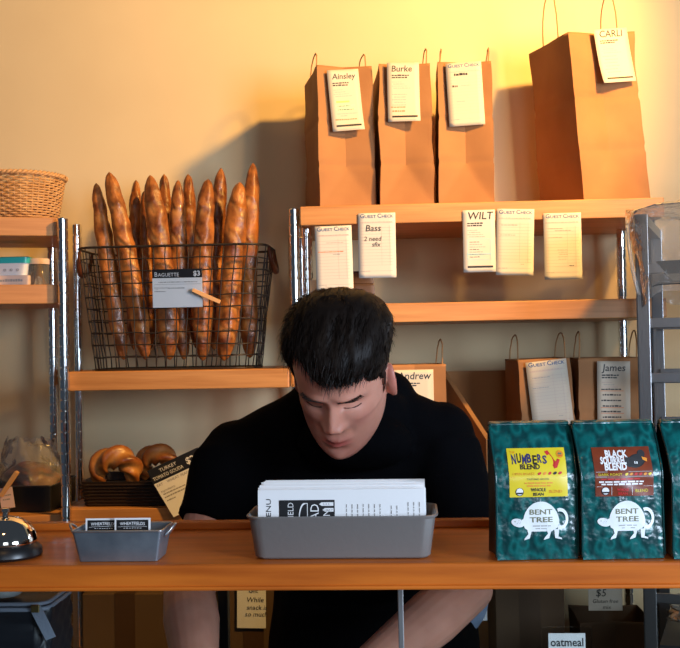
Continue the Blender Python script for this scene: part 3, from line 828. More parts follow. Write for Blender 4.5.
horseshoe('pastry at the right of the dark tray beside the sleeve', (at(201, 480, 2.72).x, 2.69, zt + .026), .040, .026, -32, 212, (R(48), 0, R(-25)), 3)
p = at(179, 484, 2.58)
t = thing('price_card', 'tilted Tomato price card with black header clipped to the pastry tray', 'price card', at(153, 483, 2.592), (R(-4), R(-24), R(2)))
w_, h_ = .132, .094
m = MB(); fl = lambda x, z: Vector((x, 0, z)); P4 = [(0, 0), (w_, 0), (w_ - .012, -h_), (.012, -h_)]
m.add([(x, -.0004, z) for x, z in P4] + [(x, .0004, z) for x, z in P4], [(3,2,1,0), (4,5,6,7), (0,1,5,4), (1,2,6,5), (2,3,7,6), (3,0,4,7)]); m.build('card', 'paper', t)
m = MB(); m.box((-.001, -.0010, -.004), (w_, .0006, .032)); hd = m.build('header_band', 'black_card', t)
m = MB(); fn = lambda x, z: Vector((x, -.0014, z))
write(m, 'TURKEY', .026, .016, .012, fn, 0); write(m, 'TOMATO GOUDA', .004, .002, .0125, fn, 0, width=.078); write(m, '$2', .093, .006, .022, fn, 0, bold=.02); write(m, '.75', .113, .006, .010, fn, 0)
m.build('lettering', ['white_ink'], hd)
m = MB(); fn = lambda x, z: Vector((x, -.0009, z))
write(m, 'EAT', .006, -.014, .009, fn, 0); write(m, 'WHEAT', .032, -.014, .009, fn, 0); write(m, 'PEANUTS', .068, -.014, .009, fn, 0)
write(m, 'Ingredients:', .010, -.030, .008, fn, 0); wordline(m, .012, .072, -.037, .003, fn, 0); wordline(m, .012, .102, -.045, .003, fn, 0); wordline(m, .014, .036, -.054, .003, fn, 0)
m.build('printing', ['grey_ink'], t)

# bagged bread at the left
bx = at(26, 500, 2.70).x; z1 = zD - .011
tl = thing('bread_tray', 'dark tray at the lower left edge under the bagged loaf', 'tray', (bx, 2.735, z1))
m = MB(); W, D, H2 = .170, .20, .062
m.loft([rrect(W, D, .006, 3, 0), rrect(W + .004, D + .004, .006, 3, H2), rrect(W - .004, D - .004, .005, 3, H2), rrect(W - .008, D - .008, .005, 3, .004)]); m.build('tray_body', 'blackp', tl, angle=40)
m = MB(); m.tube([q + Vector((0, 0, H2)) for q in rrect(W + .004, D + .004, .006, 3, 0)], .0022, 6, closed=True); m.build('rim', 'darksteel', tl, smooth=True)
m = MB(); nu, nv = 60, 40; vs = []; tone = []
for i in range(nu):
    ph = math.pi * i / (nu - 1)
    for j in range(nv):
        th = 2 * math.pi * j / nv; d = Vector((math.sin(ph) * math.cos(th), math.sin(ph) * math.sin(th), math.cos(ph)))
        g = 1 + .10 * noise.noise(d * 2.2) + .05 * math.cos(3 * th + d.z * 3)
        vs.append((d.x * .072 * g, d.y * .075 * g, d.z * .050 * g)); tone.append(max(0, noise.noise(d * 4)))
fs = [(i*nv+j, (i+1)*nv+j, (i+1)*nv+(j+1)%nv, i*nv+(j+1)%nv) for i in range(nu-1) for j in range(nv)]
m.add(vs, fs); m.tone = tone; lo = m.build('bread_loaf', 'loaf', None, smooth=True, loc=(bx + .002, 2.735, z1 + .0605)); tag(lo, 'dark brown round loaf inside the clear bag at the left edge', 'bread')
m = MB()
def bagf(u, v):
    th = 2 * math.pi * u; z = .008 + .160 * v; k = 1 - .05 * v + .25 * max(0, v - .55) * math.cos(2 * th + 1)
    k += .16 * noise.noise(Vector((math.cos(th) * 2.2, math.sin(th) * 2.2, z * 34))) * min(1, v * 2.5)
    top = 1 - .30 * max(0, v - .62) * 2
    return Vector((.078 * k * math.cos(th) * top, .080 * k * math.sin(th) * top, z + .022 * noise.noise(Vector((math.cos(th) * 3, math.sin(th) * 3, 4))) * v))
m.grid(bagf, 72, 44, wrapu=True); o = m.build('plastic_bread_bag', 'film2', None, smooth=True, loc=(bx + .002, 2.735, z1)); tag(o, 'crinkled clear plastic bag round the dark loaf at the left edge', 'plastic bag')
p = at(4, 500, 2.60)
m = MB(); m.box((-.022, -.0005, -.05), (.012, .0005, 0)); o = m.build('paper_tag', 'pinktag', None, loc=(p.x + .004, 2.612, at(4, 488, 2.6).z), rot=(0, R(-8), 0)); tag(o, 'pale pink tag clipped to the tray at the left picture edge', 'tag')
m = MB(); fn = lambda x, z: Vector((x, -.0009, z)); wordline(m, -.015, .008, -.02, .003, fn, 0); wordline(m, -.015, .006, -.03, .003, fn, 0); m.build('printing', ['grey_ink'], o)
p = at(9, 484, 2.60); clothespin((p.x, 2.600, p.z), (0, R(-55), 0), 'wooden clothespin holding the pink tag at the lower left')

# ------------------------------------------------------------------ cardboard display bin and cartons
zz = zD + .001
bn = thing('cardboard_bin', 'cardboard display bin with a sloping side next to the black shirt', 'box', (0, 0, 0))
xl = at(444, 400, 2.80).x; xr_ = at(516, 400, 2.80).x + .15
zb = at(470, 371, 2.9).z; zf = at(470, 440, 2.62).z
m = MB(); m.box((xl, 2.905, zz), (xr_, 2.912, zb)); m.build('back_panel', 'card', bn)
for x in (xl, ):
    xf = at(486, 435, 2.63).x; th = .012
    v = [(x, 2.90, zz), (x, 2.90, zb), (xf, 2.63, zf), (xf, 2.63, zz)]
    m = MB(); m.add([Vector(q) for q in v] + [Vector(q) + Vector((th, 0, 0)) for q in v], [(0,1,2,3), (7,6,5,4), (0,4,5,1), (1,5,6,2), (2,6,7,3), (3,7,4,0)])
    m.build('side_panel', 'card', bn, bevel=.001)
def carton(label, x0, x1, y0, y1, z0, z1):
    t = thing('cardboard_carton', label, 'box', ((x0 + x1) / 2, (y0 + y1) / 2, z0)); w, d, h = (x1 - x0) / 2, (y1 - y0) / 2, z1 - z0
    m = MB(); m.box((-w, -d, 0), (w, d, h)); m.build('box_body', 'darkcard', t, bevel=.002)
    m = MB(); m.box((-w, -.0008 - d, h - .05), (-w + .05, -d, h - .01)) if False else m.box((-.025, -d - .0006, 0), (.025, d, h + .0006)); m.build('tape', 'tape', t)
    return t
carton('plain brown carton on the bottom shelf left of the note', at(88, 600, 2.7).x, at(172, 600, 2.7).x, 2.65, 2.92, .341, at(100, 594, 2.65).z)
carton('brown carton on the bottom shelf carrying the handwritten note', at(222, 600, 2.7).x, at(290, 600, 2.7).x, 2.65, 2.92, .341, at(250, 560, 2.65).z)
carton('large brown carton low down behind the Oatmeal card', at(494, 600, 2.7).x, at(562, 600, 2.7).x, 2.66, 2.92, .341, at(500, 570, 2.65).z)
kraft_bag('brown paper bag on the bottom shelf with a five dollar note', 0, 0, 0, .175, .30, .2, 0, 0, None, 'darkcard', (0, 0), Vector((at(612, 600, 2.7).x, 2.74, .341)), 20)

def handnote(label, px, py, Y, wpx, hpx, lines, tilt=0, paper='paper', name='handwritten_note'):
    k = Y / F; w, h = wpx * k, hpx * k; p = at(px, py, Y)
    m = MB(); m.box((-w/2, -.0004, -h), (w/2, .0004, 0)); o = m.build(name, paper, None, loc=p, rot=(0, R(tilt), 0)); tag(o, label, 'note')
    m = MB(); fn = lambda x, z: Vector((x, -.0010, z))
    for (s, x, z, sz) in lines: write(m, s, -w/2 + w * x, -h * z, sz * h, fn, 0, shear=.15)
    m.build('lettering', ['ink'], o); return o
handnote('white handwritten note on the carton beside the man\'s torso', 251.5, 586, 2.645, 29, 42, [('Gift', .4, .16, .15), ('While', .32, .38, .17), ('snack is', .34, .56, .16), ('so much', .28, .72, .16)], 1)
handnote('grey price note reading $5 on the brown paper bag', 605, 583, 2.62, 33, 27, [('$5', .22, .48, .38), ('Gluten free', .12, .72, .20), ('mix', .42, .94, .2)], 0, 'cream')
handnote('plain pale slip on the shelf edge right of the black shirt', 482.5, 586, 2.66, 8, 34, [], 0)
oc = thing('card_holder', 'clear holder with a white card reading Oatmeal at the bottom edge', 'sign', (at(567, 648, 1.44).x, 1.44, zK + .001))
zo = at(567, 634, 1.44).z - zK; k = 1.44 / F
m = MB(); m.box((-24*k, -.0035, 0), (24*k, -.002, zo + .008)); m.box((-24*k, .002, 0), (24*k, .0035, zo + .008)); m.build('clear_sleeve', 'sleeve', oc)
m = MB(); m.box((-.035, -.02, 0), (.035, .02, .004)); m.build('foot', 'sleeve', oc)
m = MB(); m.box((-18*k, -.0006, .006), (18*k, .0006, zo)); o = m.build('card', 'paper', oc)
m = MB(); write(m, 'oatmeal', 0, zo - 12.5*k, 11.5*k, lambda x, z: Vector((x, -.001, z)), 0, 'C', width=32*k, bold=.015); m.build('lettering', ['ink'], o)

# dark upright under the counter beside the left arm
m = MB(); xq = at(223, 620, 2.3).x; m.box((xq - .010, 2.30, 0), (xq + .010, 2.33, zT - .1)); tag(m.build('black_upright', 'blackp', bevel=.002), 'black metal upright between the left arm and the handwritten note', 'post')

# ------------------------------------------------------------------ pan rack with plastic cover
YRW = 2.18; xRW = at(644, 350, YRW).x; RROT = math.atan2(at(659, 350, 2.52).x - xRW, .34)
RM = Matrix.Translation((xRW, YRW, 0)) @ Matrix.Rotation(-RROT, 4, 'Z')
rk = thing('pan_rack', 'aluminium bakery pan rack standing at the right edge', 'rack', (xRW, YRW, 0), (0, 0, -RROT))
YR = 0.0; xR = 0.0; zRt = at(650, 214, YRW).z; hw_ = .0125
for (x, y) in ((xR, YR), (xR + .52, YR), (xR, YR + .34), (xR + .52, YR + .34)):
    m = MB(); m.box((x - hw_, y, .06), (x + hw_, y + .004, zRt)); m.box((x - hw_, y, .06), (x - hw_ + .004, y + .014, zRt)); m.build('rail', 'steel', rk, bevel=.001)
zr = at(665, 323, YRW).z
k = -9
while k < 3:
    z = zr + .107 * k
    if z > .12 and z < zRt - .02:
        for y in (YR + .006, YR + .33):
            m = MB(); m.box((xR + hw_ * .3, y, z - .010), (xR + .51, y + .003, z + .010)); m.box((xR + hw_ * .3, y, z - .010), (xR + .51, y + .022 if y < YR + .1 else y - .012, z - .007)); m.build('runner', 'steel', rk, bevel=.0006)
    k += 1
for x in (xR, xR + .52):
    m = MB(); m.box((x - .01, YR, zRt - .02), (x + .01, YR + .36, zRt)); m.box((x - .01, YR, .06), (x + .01, YR + .36, .08)); m.build('end_bar', 'steel', rk)
    for y in (YR + .02, YR + .34):
        m = MB(); m.lathe([(.001, -.011), (.028, -.011), (.03, -.008), (.03, .008), (.028, .011), (.001, .011)], n=20); q = m.build('caster', 'blackp', rk, loc=(x, y, .0302), rot=(R(90), 0, 0))
m = MB(); zq = at(660, 268, YRW).z; m.loft([rrect(.44, .33, .015, 4, zq - .012, xR + .26, YR + .168), rrect(.47, .345, .015, 4, zq + .013, xR + .26, YR + .168)])
o = m.build('sheet_pan', 'blackp', None, angle=40, loc=(xRW, YRW, 0), rot=(0, 0, -RROT)); tag(o, 'dark sheet pan inside the covered rack', 'pan')
m = MB(); zl = at(640, 296, YRW).z
def cov(u, v):
    x0, x1 = xR - .030, xR + .57; y0, y1 = YR - .03, YR + .40
    pr = rrect(x1 - x0, y1 - y0, .05, 9, 0, (x0 + x1) / 2, (y0 + y1) / 2)
    f_ = u * len(pr); i = int(f_) % len(pr); a = pr[i].lerp(pr[(i + 1) % len(pr)], f_ - int(f_))
    c = Vector(((x0 + x1) / 2, (y0 + y1) / 2, 0)); dz = zRt + .022 - (zRt + .022 - zl) * max(0, v - .25) / .75
    s = 1 if v > .25 else (.02 + .98 * (v / .25) ** .6)
    q = c + (a - c) * s; pinch = 1 - .06 * max(0, v - .25) / .75
    q = c + (q - c) * (pinch if v > .25 else 1)
    n_ = noise.noise_vector(Vector((q.x * 9, q.y * 9, dz * 7))) * .016 + noise.noise_vector(Vector((q.x * 30, q.y * 30, dz * 14))) * .006
    return Vector((q.x, q.y, dz)) + n_ + (Vector((0, 0, .012 * math.sin(u * 19))) if v > .9 else Vector())
# the cover starts above the rack and hangs down its sides
m.grid(cov, 160, 50, wrapu=True)
o = m.build('plastic_cover', 'film', None, smooth=True, loc=(xRW, YRW, 0), rot=(0, 0, -RROT)); tag(o, 'wrinkled clear plastic cover draped over the top of the pan rack', 'plastic cover')
pts = [Vector((xR - .024, YR - .02, zRt - .02)), Vector((xR - .021, YR - .036, zRt - .06)), Vector((xR - .014, YR - .04, zl + .05)), Vector((xR - .004, YR - .04, zl))]
m = MB(); cp = []
for i in range(24):
    t = i / 23 * 3; j = min(2, int(t)); cp.append(pts[j].lerp(pts[j + 1], t - j))
m.tube(cp, .0035, 8); m.build('hem', 'film', o, smooth=True)
# crumpled film on the lower part of the rack
m = MB()
def cr(u, v):
    th = 2 * math.pi * u; ph = math.pi * v; d = Vector((math.sin(ph) * math.cos(th), math.sin(ph) * math.sin(th), math.cos(ph)))
    g = 1 + .35 * noise.noise(d * 2.6) + .15 * noise.noise(d * 7); return Vector((d.x * .095 * g, d.y * .07 * g, d.z * .04 * g))
m.grid(cr, 60, 40, wrapu=True); zn = at(668, 612, YRW + .17).z
zrun = zr + .107 * round((zn - .045 - zr) / .107)
m2 = MB(); m2.box((xR + .016, YR + .01, zrun + .0105), (xR + .50, YR + .35, zrun + .016)); tag(m2.build('sheet_pan', 'darksteel', loc=(xRW, YRW, 0), rot=(0, 0, -RROT)), 'dark flat pan low in the rack under the crumpled plastic', 'pan')
o = m.build('crumpled_plastic', 'film2', None, smooth=True, loc=(xRW + .17, YRW + .10, zrun + .056)); tag(o, 'crumpled clear plastic on the low rack pan at the right edge', 'plastic bag')

# ------------------------------------------------------------------ coffee bags
def coffee_bag(label, px, kind):
    W, D, Hh = .096, .062, .156
    pc = at(px, 563, YC + .012)
    t = thing('coffee_bag', label, 'coffee bag', (pc.x, YC + .014 + D / 2, zT + .0005), (0, 0, R(5)))
    def half(z):
        v = z / Hh; wd = 1.0 - .03 * math.sin(v * 3.1) + .015 * v
        dp = 1 - .80 * max(0, v - .62) ** 1.5 / (.38 ** 1.5) if v > .62 else 1
        return W / 2 * wd, D / 2 * dp
    def fy(x, z):
        a, d_ = half(z); q = min(1, abs(x) / a); v = z / Hh
        cen = .012 * max(0, v - .62) / .38
        return -d_ - .0035 * (1 - q ** 2.2) * min(1, v * 6) + cen + noise.noise(Vector((x * 42 + px, z * 42, 1))) * .0016 * min(1, v * 5)
    m = MB(); nz, nx = 40, 22; rings = []
    for i in range(nz + 1):
        z = Hh * i / nz; a, d_ = half(z); r_ = []
        for j in range(nx + 1):
            x = -a + 2 * a * j / nx; r_.append(Vector((x, fy(x, z), z)))
        for j in range(1, 7):
            y = -d_ + 2 * d_ * j / 7; r_.append(Vector((a - .004 * math.sin(math.pi * j / 7) * (1 + 1.6 * i / nz), y + .012 * max(0, i / nz - .62) / .38, z)))
        for j in range(nx + 1):
            x = a - 2 * a * j / nx; r_.append(Vector((x, d_ + .012 * max(0, i / nz - .62) / .38, z)))
        for j in range(1, 7):
            y = d_ - 2 * d_ * j / 7; r_.append(Vector((-a + .004 * math.sin(math.pi * j / 7) * (1 + 1.6 * i / nz), y + .012 * max(0, i / nz - .62) / .38, z)))
        rings.append(r_)
    n = len(rings[0]); vs = [p for r_ in rings for p in r_]; m.add(vs, [])
    for i in range(nz):
        for j in range(n):
            m.f.append((i*n+j, i*n+(j+1)%n, (i+1)*n+(j+1)%n, (i+1)*n+j))
            m.m.append(0 if j <= nx - 1 or (nx + 7 <= j < 2 * nx + 7) else 1)
    m.f.append(tuple(reversed(range(n)))); m.m.append(1); m.f.append(tuple(nz*n+j for j in range(n))); m.m.append(0)
    m.build('pouch', ['bean', 'gusset'], t, angle=40)
    # folded top
    a, d_ = half(Hh)
    m = MB(); m.loft([[Vector((sx * a * .99, y, z)) for sx in (-1, 1)] + [Vector((sx * a * .99, y2, z)) for sx in (1, -1)] for (y, y2, z) in ((.004, .020, Hh - .001), (.003, .020, Hh + .002), (.009, .016, Hh + .0045))])
    m.build('folded_top', 'bean', t, bevel=.0015)
    for s in (-1, 1):
        pts = []
        for i in range(22):
            z = .003 + (Hh - .004) * i / 21; a, d_ = half(z); pts.append(Vector((s * (a + .0008), fy(s * a, z) + .0002, z)))
        m = MB(); m.tube(pts, .0016, 6); m.build('side_seal', 'seal', t, smooth=True)
    # label
    def lf(off): return lambda x, z: Vector((x, fy(x, z) - off, z))
    lx0, lx1 = -.0325, .0365; lz0, lz1 = .074, .130
    m = MB(); m.grid(lambda u, v: lf(.0007)(lx0 + (lx1 - lx0) * u, lz0 + (lz1 - lz0) * v), 24, 20)
    lb = m.build('label', 'yellow_lab' if kind != 'brown' else 'brown_lab', t, smooth=True)
    fn = lf(.0012); m = MB(); LM = ['navy', 'ink', 'red', 'orange', 'white_ink', 'olive', 'brown_lab', 'yellow_lab', 'grey_ink']
    lw = lx1 - lx0; X = lambda u: lx0 + lw * u; Z = lambda v: lz0 + (lz1 - lz0) * v
    def disc(cx, cz, r, mi, n=20, sx=1, sz=1, rot=0, fn_=fn):
        ca, sa = math.cos(rot), math.sin(rot)
        m.poly2([(cx + r*sx*math.cos(q)*ca - r*sz*math.sin(q)*sa, cz + r*sx*math.cos(q)*sa + r*sz*math.sin(q)*ca) for q in [2*math.pi*k/n for k in range(n)]], fn_, mi)
    f2 = lf(.0015)
    if kind == 'yellow':
        write(m, 'THE', X(.05), Z(.90), .0035, fn, 3)
        x = X(.07)
        for i, ch in enumerate('NUMBERS'):
            write(m, ch, x, Z(.70) + (.0008 if i % 2 else -.0006), .0150 - .0004 * i, fn, 0 if i % 3 != 1 else 1, width=lw * .075, bold=.03, rot=rnd.uniform(-5, 5)); x += lw * .088
        write(m, 'BLEND', X(.20), Z(.58), .0080, fn, 1, width=lw * .34, bold=.03)
        m.poly2([(X(.65), Z(.93)), (X(.71), Z(.95)), (X(.82), Z(.72)), (X(.86), Z(.78)), (X(.90), Z(.76)), (X(.84), Z(.60)), (X(.79), Z(.58))], fn, 2)
        disc(X(.91), Z(.87), .0042, 3); disc(X(.895), Z(.88), .0012, 5, 10, fn_=f2); disc(X(.925), Z(.88), .0012, 5, 10, fn_=f2); bar(m, X(.88), X(.94), Z(.835), .0006, f2, 2)
        write(m, 'OPEN ROAST', X(.06), Z(.46), .0040, fn, 3, width=lw * .38)
        for i, c in enumerate((2, 3, 2, 1, 2)): disc(X(.52 + .09 * i), Z(.49), .0024, c, 14, 1, .6, .5)
        bar(m, X(.02), X(.98), Z(.42), .0003, fn, 3)
        write(m, 'TASTING NOTES', X(.30), Z(.355), .0032, fn, 5, width=lw * .38)
        wordline(m, X(.26), X(.76), Z(.28), .0016, fn, 3); wordline(m, X(.30), X(.72), Z(.22), .0016, fn, 3)
        write(m, 'WHOLE', X(.36), Z(.12), .0055, fn, 1, width=lw * .26, bold=.02); write(m, 'BEAN', X(.40), Z(.03), .0050, fn, 1, width=lw * .18, bold=.02)
        write(m, 'BLEND', X(.68), Z(.08), .0050, fn, 3, width=lw * .22)
    else:
        for (s, a_, z_, ww) in (('BLACK', .22, .80, .38), ('SQUIRREL', .12, .67, .44), ('BLEND', .18, .545, .38)):
            write(m, s, X(a_), Z(z_), .0108, fn, 4, width=lw * ww, bold=.04)
        # dark squirrel-like blob print with an orange nut
        disc(X(.74), Z(.72), .010, 1, 20, 1.1, .75, .3); disc(X(.60), Z(.70), .006, 1, 20, .7, 1, .3); disc(X(.84), Z(.86), .0045, 1, 16); m.poly2([(X(.84), Z(.80)), (X(.93), Z(.77)), (X(.92), Z(.70)), (X(.85), Z(.74))], f2, 3)
        wordline(m, X(.70), X(.76), Z(.66), .003, f2, 4, .0008, .0015)
        bar(m, X(.02), X(.98), Z(.50), .0007, fn, 8); bar(m, X(.02), X(.98), Z(.40), .0007, fn, 8)
        write(m, 'DARK ROAST', X(.06), Z(.43), .0040, fn, 7, width=lw * .40)
        for i, c in enumerate((7, 3, 2, 2, 3, 7)): disc(X(.54 + .08 * i), Z(.455), .0022, c, 14, 1, .6, .5)
        wordline(m, X(.1), X(.8), Z(.345), .0014, fn, 2); wordline(m, X(.06), X(.88), Z(.285), .0020, fn, 4); wordline(m, X(.1), X(.85), Z(.235), .0020, fn, 4)
        bar(m, X(.02), X(.98), Z(.20), .0003, fn, 4)
        for u in (.27, .62): m.poly2([(X(u), Z(.02)), (X(u)+.0004, Z(.02)), (X(u)+.0004, Z(.2)), (X(u), Z(.2))], fn, 4)
        write(m, 'WHOLE', X(.36), Z(.11), .0045, fn, 2, width=lw * .2, bold=.02); write(m, 'BEAN', X(.38), Z(.03), .0045, fn, 2, width=lw * .16, bold=.02); write(m, 'BLEND', X(.68), Z(.08), .0050, fn, 7, width=lw * .22)
    disc(X(.17), Z(.11), .0048, 1, 24); disc(X(.17), Z(.115), .0041, 4, 24, fn_=f2); m.poly2([(X(.17)-.004, Z(.10)), (X(.17)+.004, Z(.10)), (X(.17)+.003, Z(.065)), (X(.17)-.003, Z(.065))], lf(.0018), 1)
    m.build('label_print', LM, lb)
    # turtle with a cup for a shell
    f3 = lf(.0008); m = MB(); cx, cz = .004, .048
    def dd(cx, cz, rx, rz, n=28, rot=0, ff=f3, mi=0):
        ca, sa = math.cos(rot), math.sin(rot)
        m.fill([(cx + rx*math.cos(q)*ca - rz*math.sin(q)*sa, cz + rx*math.cos(q)*sa + rz*math.sin(q)*ca) for q in [2*math.pi*k/n for k in range(n)]], ff, mi)
    shell = []
    for k in range(30):
        a = math.pi * k / 29; shell.append((cx + .0215 * math.cos(a) * (1 - .02 * math.sin(a)), cz - .004 + .0245 * math.sin(a)))
    shell += [(cx - .0200, cz - .010), (cx - .014, cz - .0145), (cx + .012, cz - .0145), (cx + .0195, cz - .010)]
    m.fill(shell, f3)
    hp = []   # cup handle ring
    for k in range(14):
        a0_ = R(-100 + 200 * k / 13); hp.append((a0_,))
    for k in range(13):
        a0_, a1_ = R(-110 + 220 * k / 13), R(-110 + 220 * (k + 1) / 13); ro, ri = .0125, .0085; hx, hz = cx + .0225, cz + .000
        m.poly2([(hx + ro*.8*math.cos(a0_), hz + ro*math.sin(a0_)), (hx + ro*.8*math.cos(a1_), hz + ro*math.sin(a1_)), (hx + ri*.8*math.cos(a1_), hz + ri*math.sin(a1_)), (hx + ri*.8*math.cos(a0_), hz + ri*math.sin(a0_))], lf(.0009))
    dd(cx - .0275, cz - .004, .0078, .0048, rot=-.25, ff=lf(.0010)); m.poly2([(cx - .024, cz - .001), (cx - .018, cz + .002), (cx - .017, cz - .006), (cx - .024, cz - .008)], lf(.0009))
    for (fx, l) in ((-.014, -1), (.009, -1), (.018, 1)):
        m.poly2([(cx + fx - .003, cz - .012), (cx + fx + .003, cz - .012), (cx + fx + .002 * l, cz - .021), (cx + fx + l * .006, cz - .0225), (cx + fx + l * .0065, cz - .0245), (cx + fx - l * .001 - .001, cz - .0225)], lf(.0010))
    f4 = lf(.0012); write(m, 'BENT', cx, cz + .0055, .0085, f4, 1, 'C', width=.027, bold=.015); write(m, 'TREE', cx, cz - .0035, .0085, f4, 1, 'C', width=.027, bold=.015)
    wordline(m, cx - .010, cx + .011, cz - .0085, .0010, f4, 2); wordline(m, cx - .007, cx + .009, cz - .0115, .0009, f4, 2)
    dd(cx - .031, cz - .0025, .0006, .0006, 8, ff=f4, mi=1)
    for i in range(4): wordline(m, cx - .029 + .001 * i, cx - .023, cz - .005 + .0018 * i, .0004, f4, 2, .001, .002)
    m.build('logo', ['turtle', 'olive', 'grey_ink'], t)
    return t
coffee_bag('teal foil coffee bag with yellow Numbers Blend label', 536, 'yellow')
coffee_bag('teal foil coffee bag with brown Black Squirrel Blend label', 622, 'brown')
coffee_bag('teal foil coffee bag cut off by the right edge of the picture', 713, 'yellow')

# ------------------------------------------------------------------ menu bin with menus
Ym = YC + .018 + .055
mp_ = at(342, 563, YC + .018)
mbn = thing('menu_bin', 'grey plastic bin full of menus on the counter in front of the man', 'bin', (mp_.x, Ym, zT + .0003), (0, 0, R(-.5)))
def rr_(w, d, z, r): return rrect(w, d, r, 7, z)
m = MB(); hB = .052
m.loft([rr_(.205, .090, 0, .012), rr_(.213, .096, .003, .014), rr_(.226, .108, hB - .004, .018), rr_(.232, .114, hB - .002, .020), rr_(.233, .115, hB, .020), rr_(.228, .110, hB + .0005, .018), rr_(.222, .104, hB - .003, .016), rr_(.210, .092, .004, .012)])
m.build('bin_body', 'bin', mbn, angle=50)
k = (Ym - .01) / F; mw = .2030; mh = .0755
nM = 12
for i in range(nM):
    y = -.036 + i * .0058; dz = .006 * (i / nM) + rnd.uniform(-.001, .001)
    x = rnd.uniform(-.002, .002) - (.0015 if i else 0)
    m = MB(); m.box((-mw/2, -.0006, 0), (mw/2, .0006, mh + dz * .8)); m.box((-mw/2 + .0008, .0010, 0), (mw/2 - .001, .0016, mh + dz * .8 - .0006))
    o = m.build('menu', 'paper', None, loc=(mp_.x + x, Ym + y, zT + .0065), rot=(R(-3), 0, R(-.5)))
    if i == 0:
        tag(o, 'front menu in the grey bin, showing its black logo panel', 'menu', 'menus in the grey bin')
        m = MB(); fn = lambda x, z: Vector((x, -.0011, z)); f2 = lambda x, z: Vector((x, -.0016, z)); L = -mw/2
        write(m, 'MENU', L + .016, mh - .041, .0085, fn, 0, rot=90, width=.030)
        m.poly2([(L + .026, mh - .075), (L + .094, mh - .075), (L + .094, mh - .0125), (L + .026, mh - .0125)], fn, 1)
        def rt(s, x, ztop, size, ww): write(m, s, x, ztop - ww, size, f2, 2, rot=90, width=ww)
        rt('WHEATFIELD', L + .0435, mh - .0155, .0100, .054); rt('BREAD', L + .0745, mh - .0175, .0150, .042); rt('KITCHEN', L + .088, mh - .0245, .0120, .046)
        # arched outline and two wheat ears
        for q in range(9):
            a0_, a1_ = math.pi * .5 * q / 9, math.pi * .5 * (q + 1) / 9
            m.poly2([(L+.050+.007*(1-math.cos(a0_)), mh-.034+.018*math.sin(a0_)), (L+.050+.007*(1-math.cos(a1_)), mh-.034+.018*math.sin(a1_)), (L+.0512+.007*(1-math.cos(a1_)), mh-.0355+.018*math.sin(a1_)), (L+.0512+.007*(1-math.cos(a0_)), mh-.0355+.018*math.sin(a0_))], f2, 2)
        bar(m, L + .057, L + .061, mh - .017, .0009, f2, 2); bar(m, L + .0602, L + .0610, mh - .040, .023, f2, 2)
        for (zz_, x0) in ((mh - .0175, .078), (mh - .0245, .082)):
            m.poly2([(L + x0 - .003, zz_), (L + x0, zz_ + .0022), (L + .0925, zz_ + .0022), (L + .0925, zz_ - .0022), (L + x0, zz_ - .0022)], f2, 2)
            for j in range(3): m.poly2([(L+x0+.002+.003*j, zz_-.0003), (L+x0+.0035+.003*j, zz_-.0003), (L+x0+.0035+.003*j, zz_+.0003), (L+x0+.002+.003*j, zz_+.0003)], lambda x, z: Vector((x, -.0019, z)), 1)
        for j in range(14):   # sideways columns of print
            xx = L + .108 + .0068 * j
            if j in (7, 10): continue
            top = mh - (.018 if j < 7 else .020 if j < 10 else .016); z = top
            while z > .01:
                e = z - rnd.uniform(.002, .006); m.poly2([(xx, e), (xx + .0010, e), (xx + .0010, z), (xx, z)], fn, 3); z = e - .0012
        m.build('printing', ['ink', 'black_card', 'white_ink', 'grey_ink'], o)
    else:
        tag(o, 'white menu in the stack behind the front one in the grey bin', 'menu', 'menus in the grey bin')

# ------------------------------------------------------------------ small tin with cards
Yt = YC + .045
tp = at(116.5, 565, YC + .012)
tn = thing('card_tin', 'small galvanised tin planter holding business cards on the counter', 'tin', (tp.x, YC + .014 + .031, zT + .0003))
m = MB(); hT = .0375
m.loft([rr_(.096, .050, 0, .003), rr_(.110, .064, hT, .004), rr_(.1085, .0625, hT, .0035), rr_(.0945, .0485, .0015, .0025)]); m.build('tin_body', 'galv', tn, angle=40)
m = MB(); m.tube(rr_(.1105, .0645, hT, .004), .0013, 8, closed=True); m.build('rolled_rim', 'galvrim', tn, smooth=True)
for s in (-1, 1):
    pts = []
    for q in range(17):
        a = math.pi * q / 16; pts.append((s * (.055 + .0105 * math.sin(a)), -.012 * math.cos(a), hT - .010 + .014 * math.sin(a)))
    m = MB(); m.tube(pts, .0016, 8); m.build('handle', 'galvrim', tn, smooth=True)
def bcard(label, dx, dy, top):
    w_, h_ = .0445, .044
    o_ = thing('business_card', label, 'card', (tn.location.x + dx, tn.location.y + dy, zT + .0022 + top), (R(-4), 0, 0))
    m = MB(); m.box((-w_/2, -.0003, 0), (w_/2, .0003, h_)); m.build('card', 'paper', o_)
    m = MB(); m.box((-w_/2 + .0025, -.0007, .003), (w_/2 - .0025, -.0003, h_ - .0022)); pn = m.build('black_panel', 'black_card', o_)
    m = MB(); fn = lambda x, z: Vector((x, -.0010, z)); write(m, 'WHEATFIELDS', 0, h_ - .0082, .0052, fn, 0, 'C', width=.031, arch=2.5, bold=.01)
    for q in range(10):
        x = -.018 + .0036 * q; z = h_ - .0100 - 2.5 * x * x; bar(m, x, x + .0036, z, .0003, fn, 0)
    wordline(m, -.011, .012, h_ - .0125, .0006, fn, 0, .001, .003); write(m, 'BREAD', 0, h_ - .0195, .0062, fn, 0, 'C', width=.022, bold=.01)
    m.build('lettering', ['white_ink'], pn); return o_
bcard('business card with white border at the left in the tin', -.0235, -.006, .003)
bcard('business card almost hidden between the other two in the tin', -.010, -.0035, .0025)
bcard('frontmost business card at the right in the tin', .0145, -.0125, .0042)

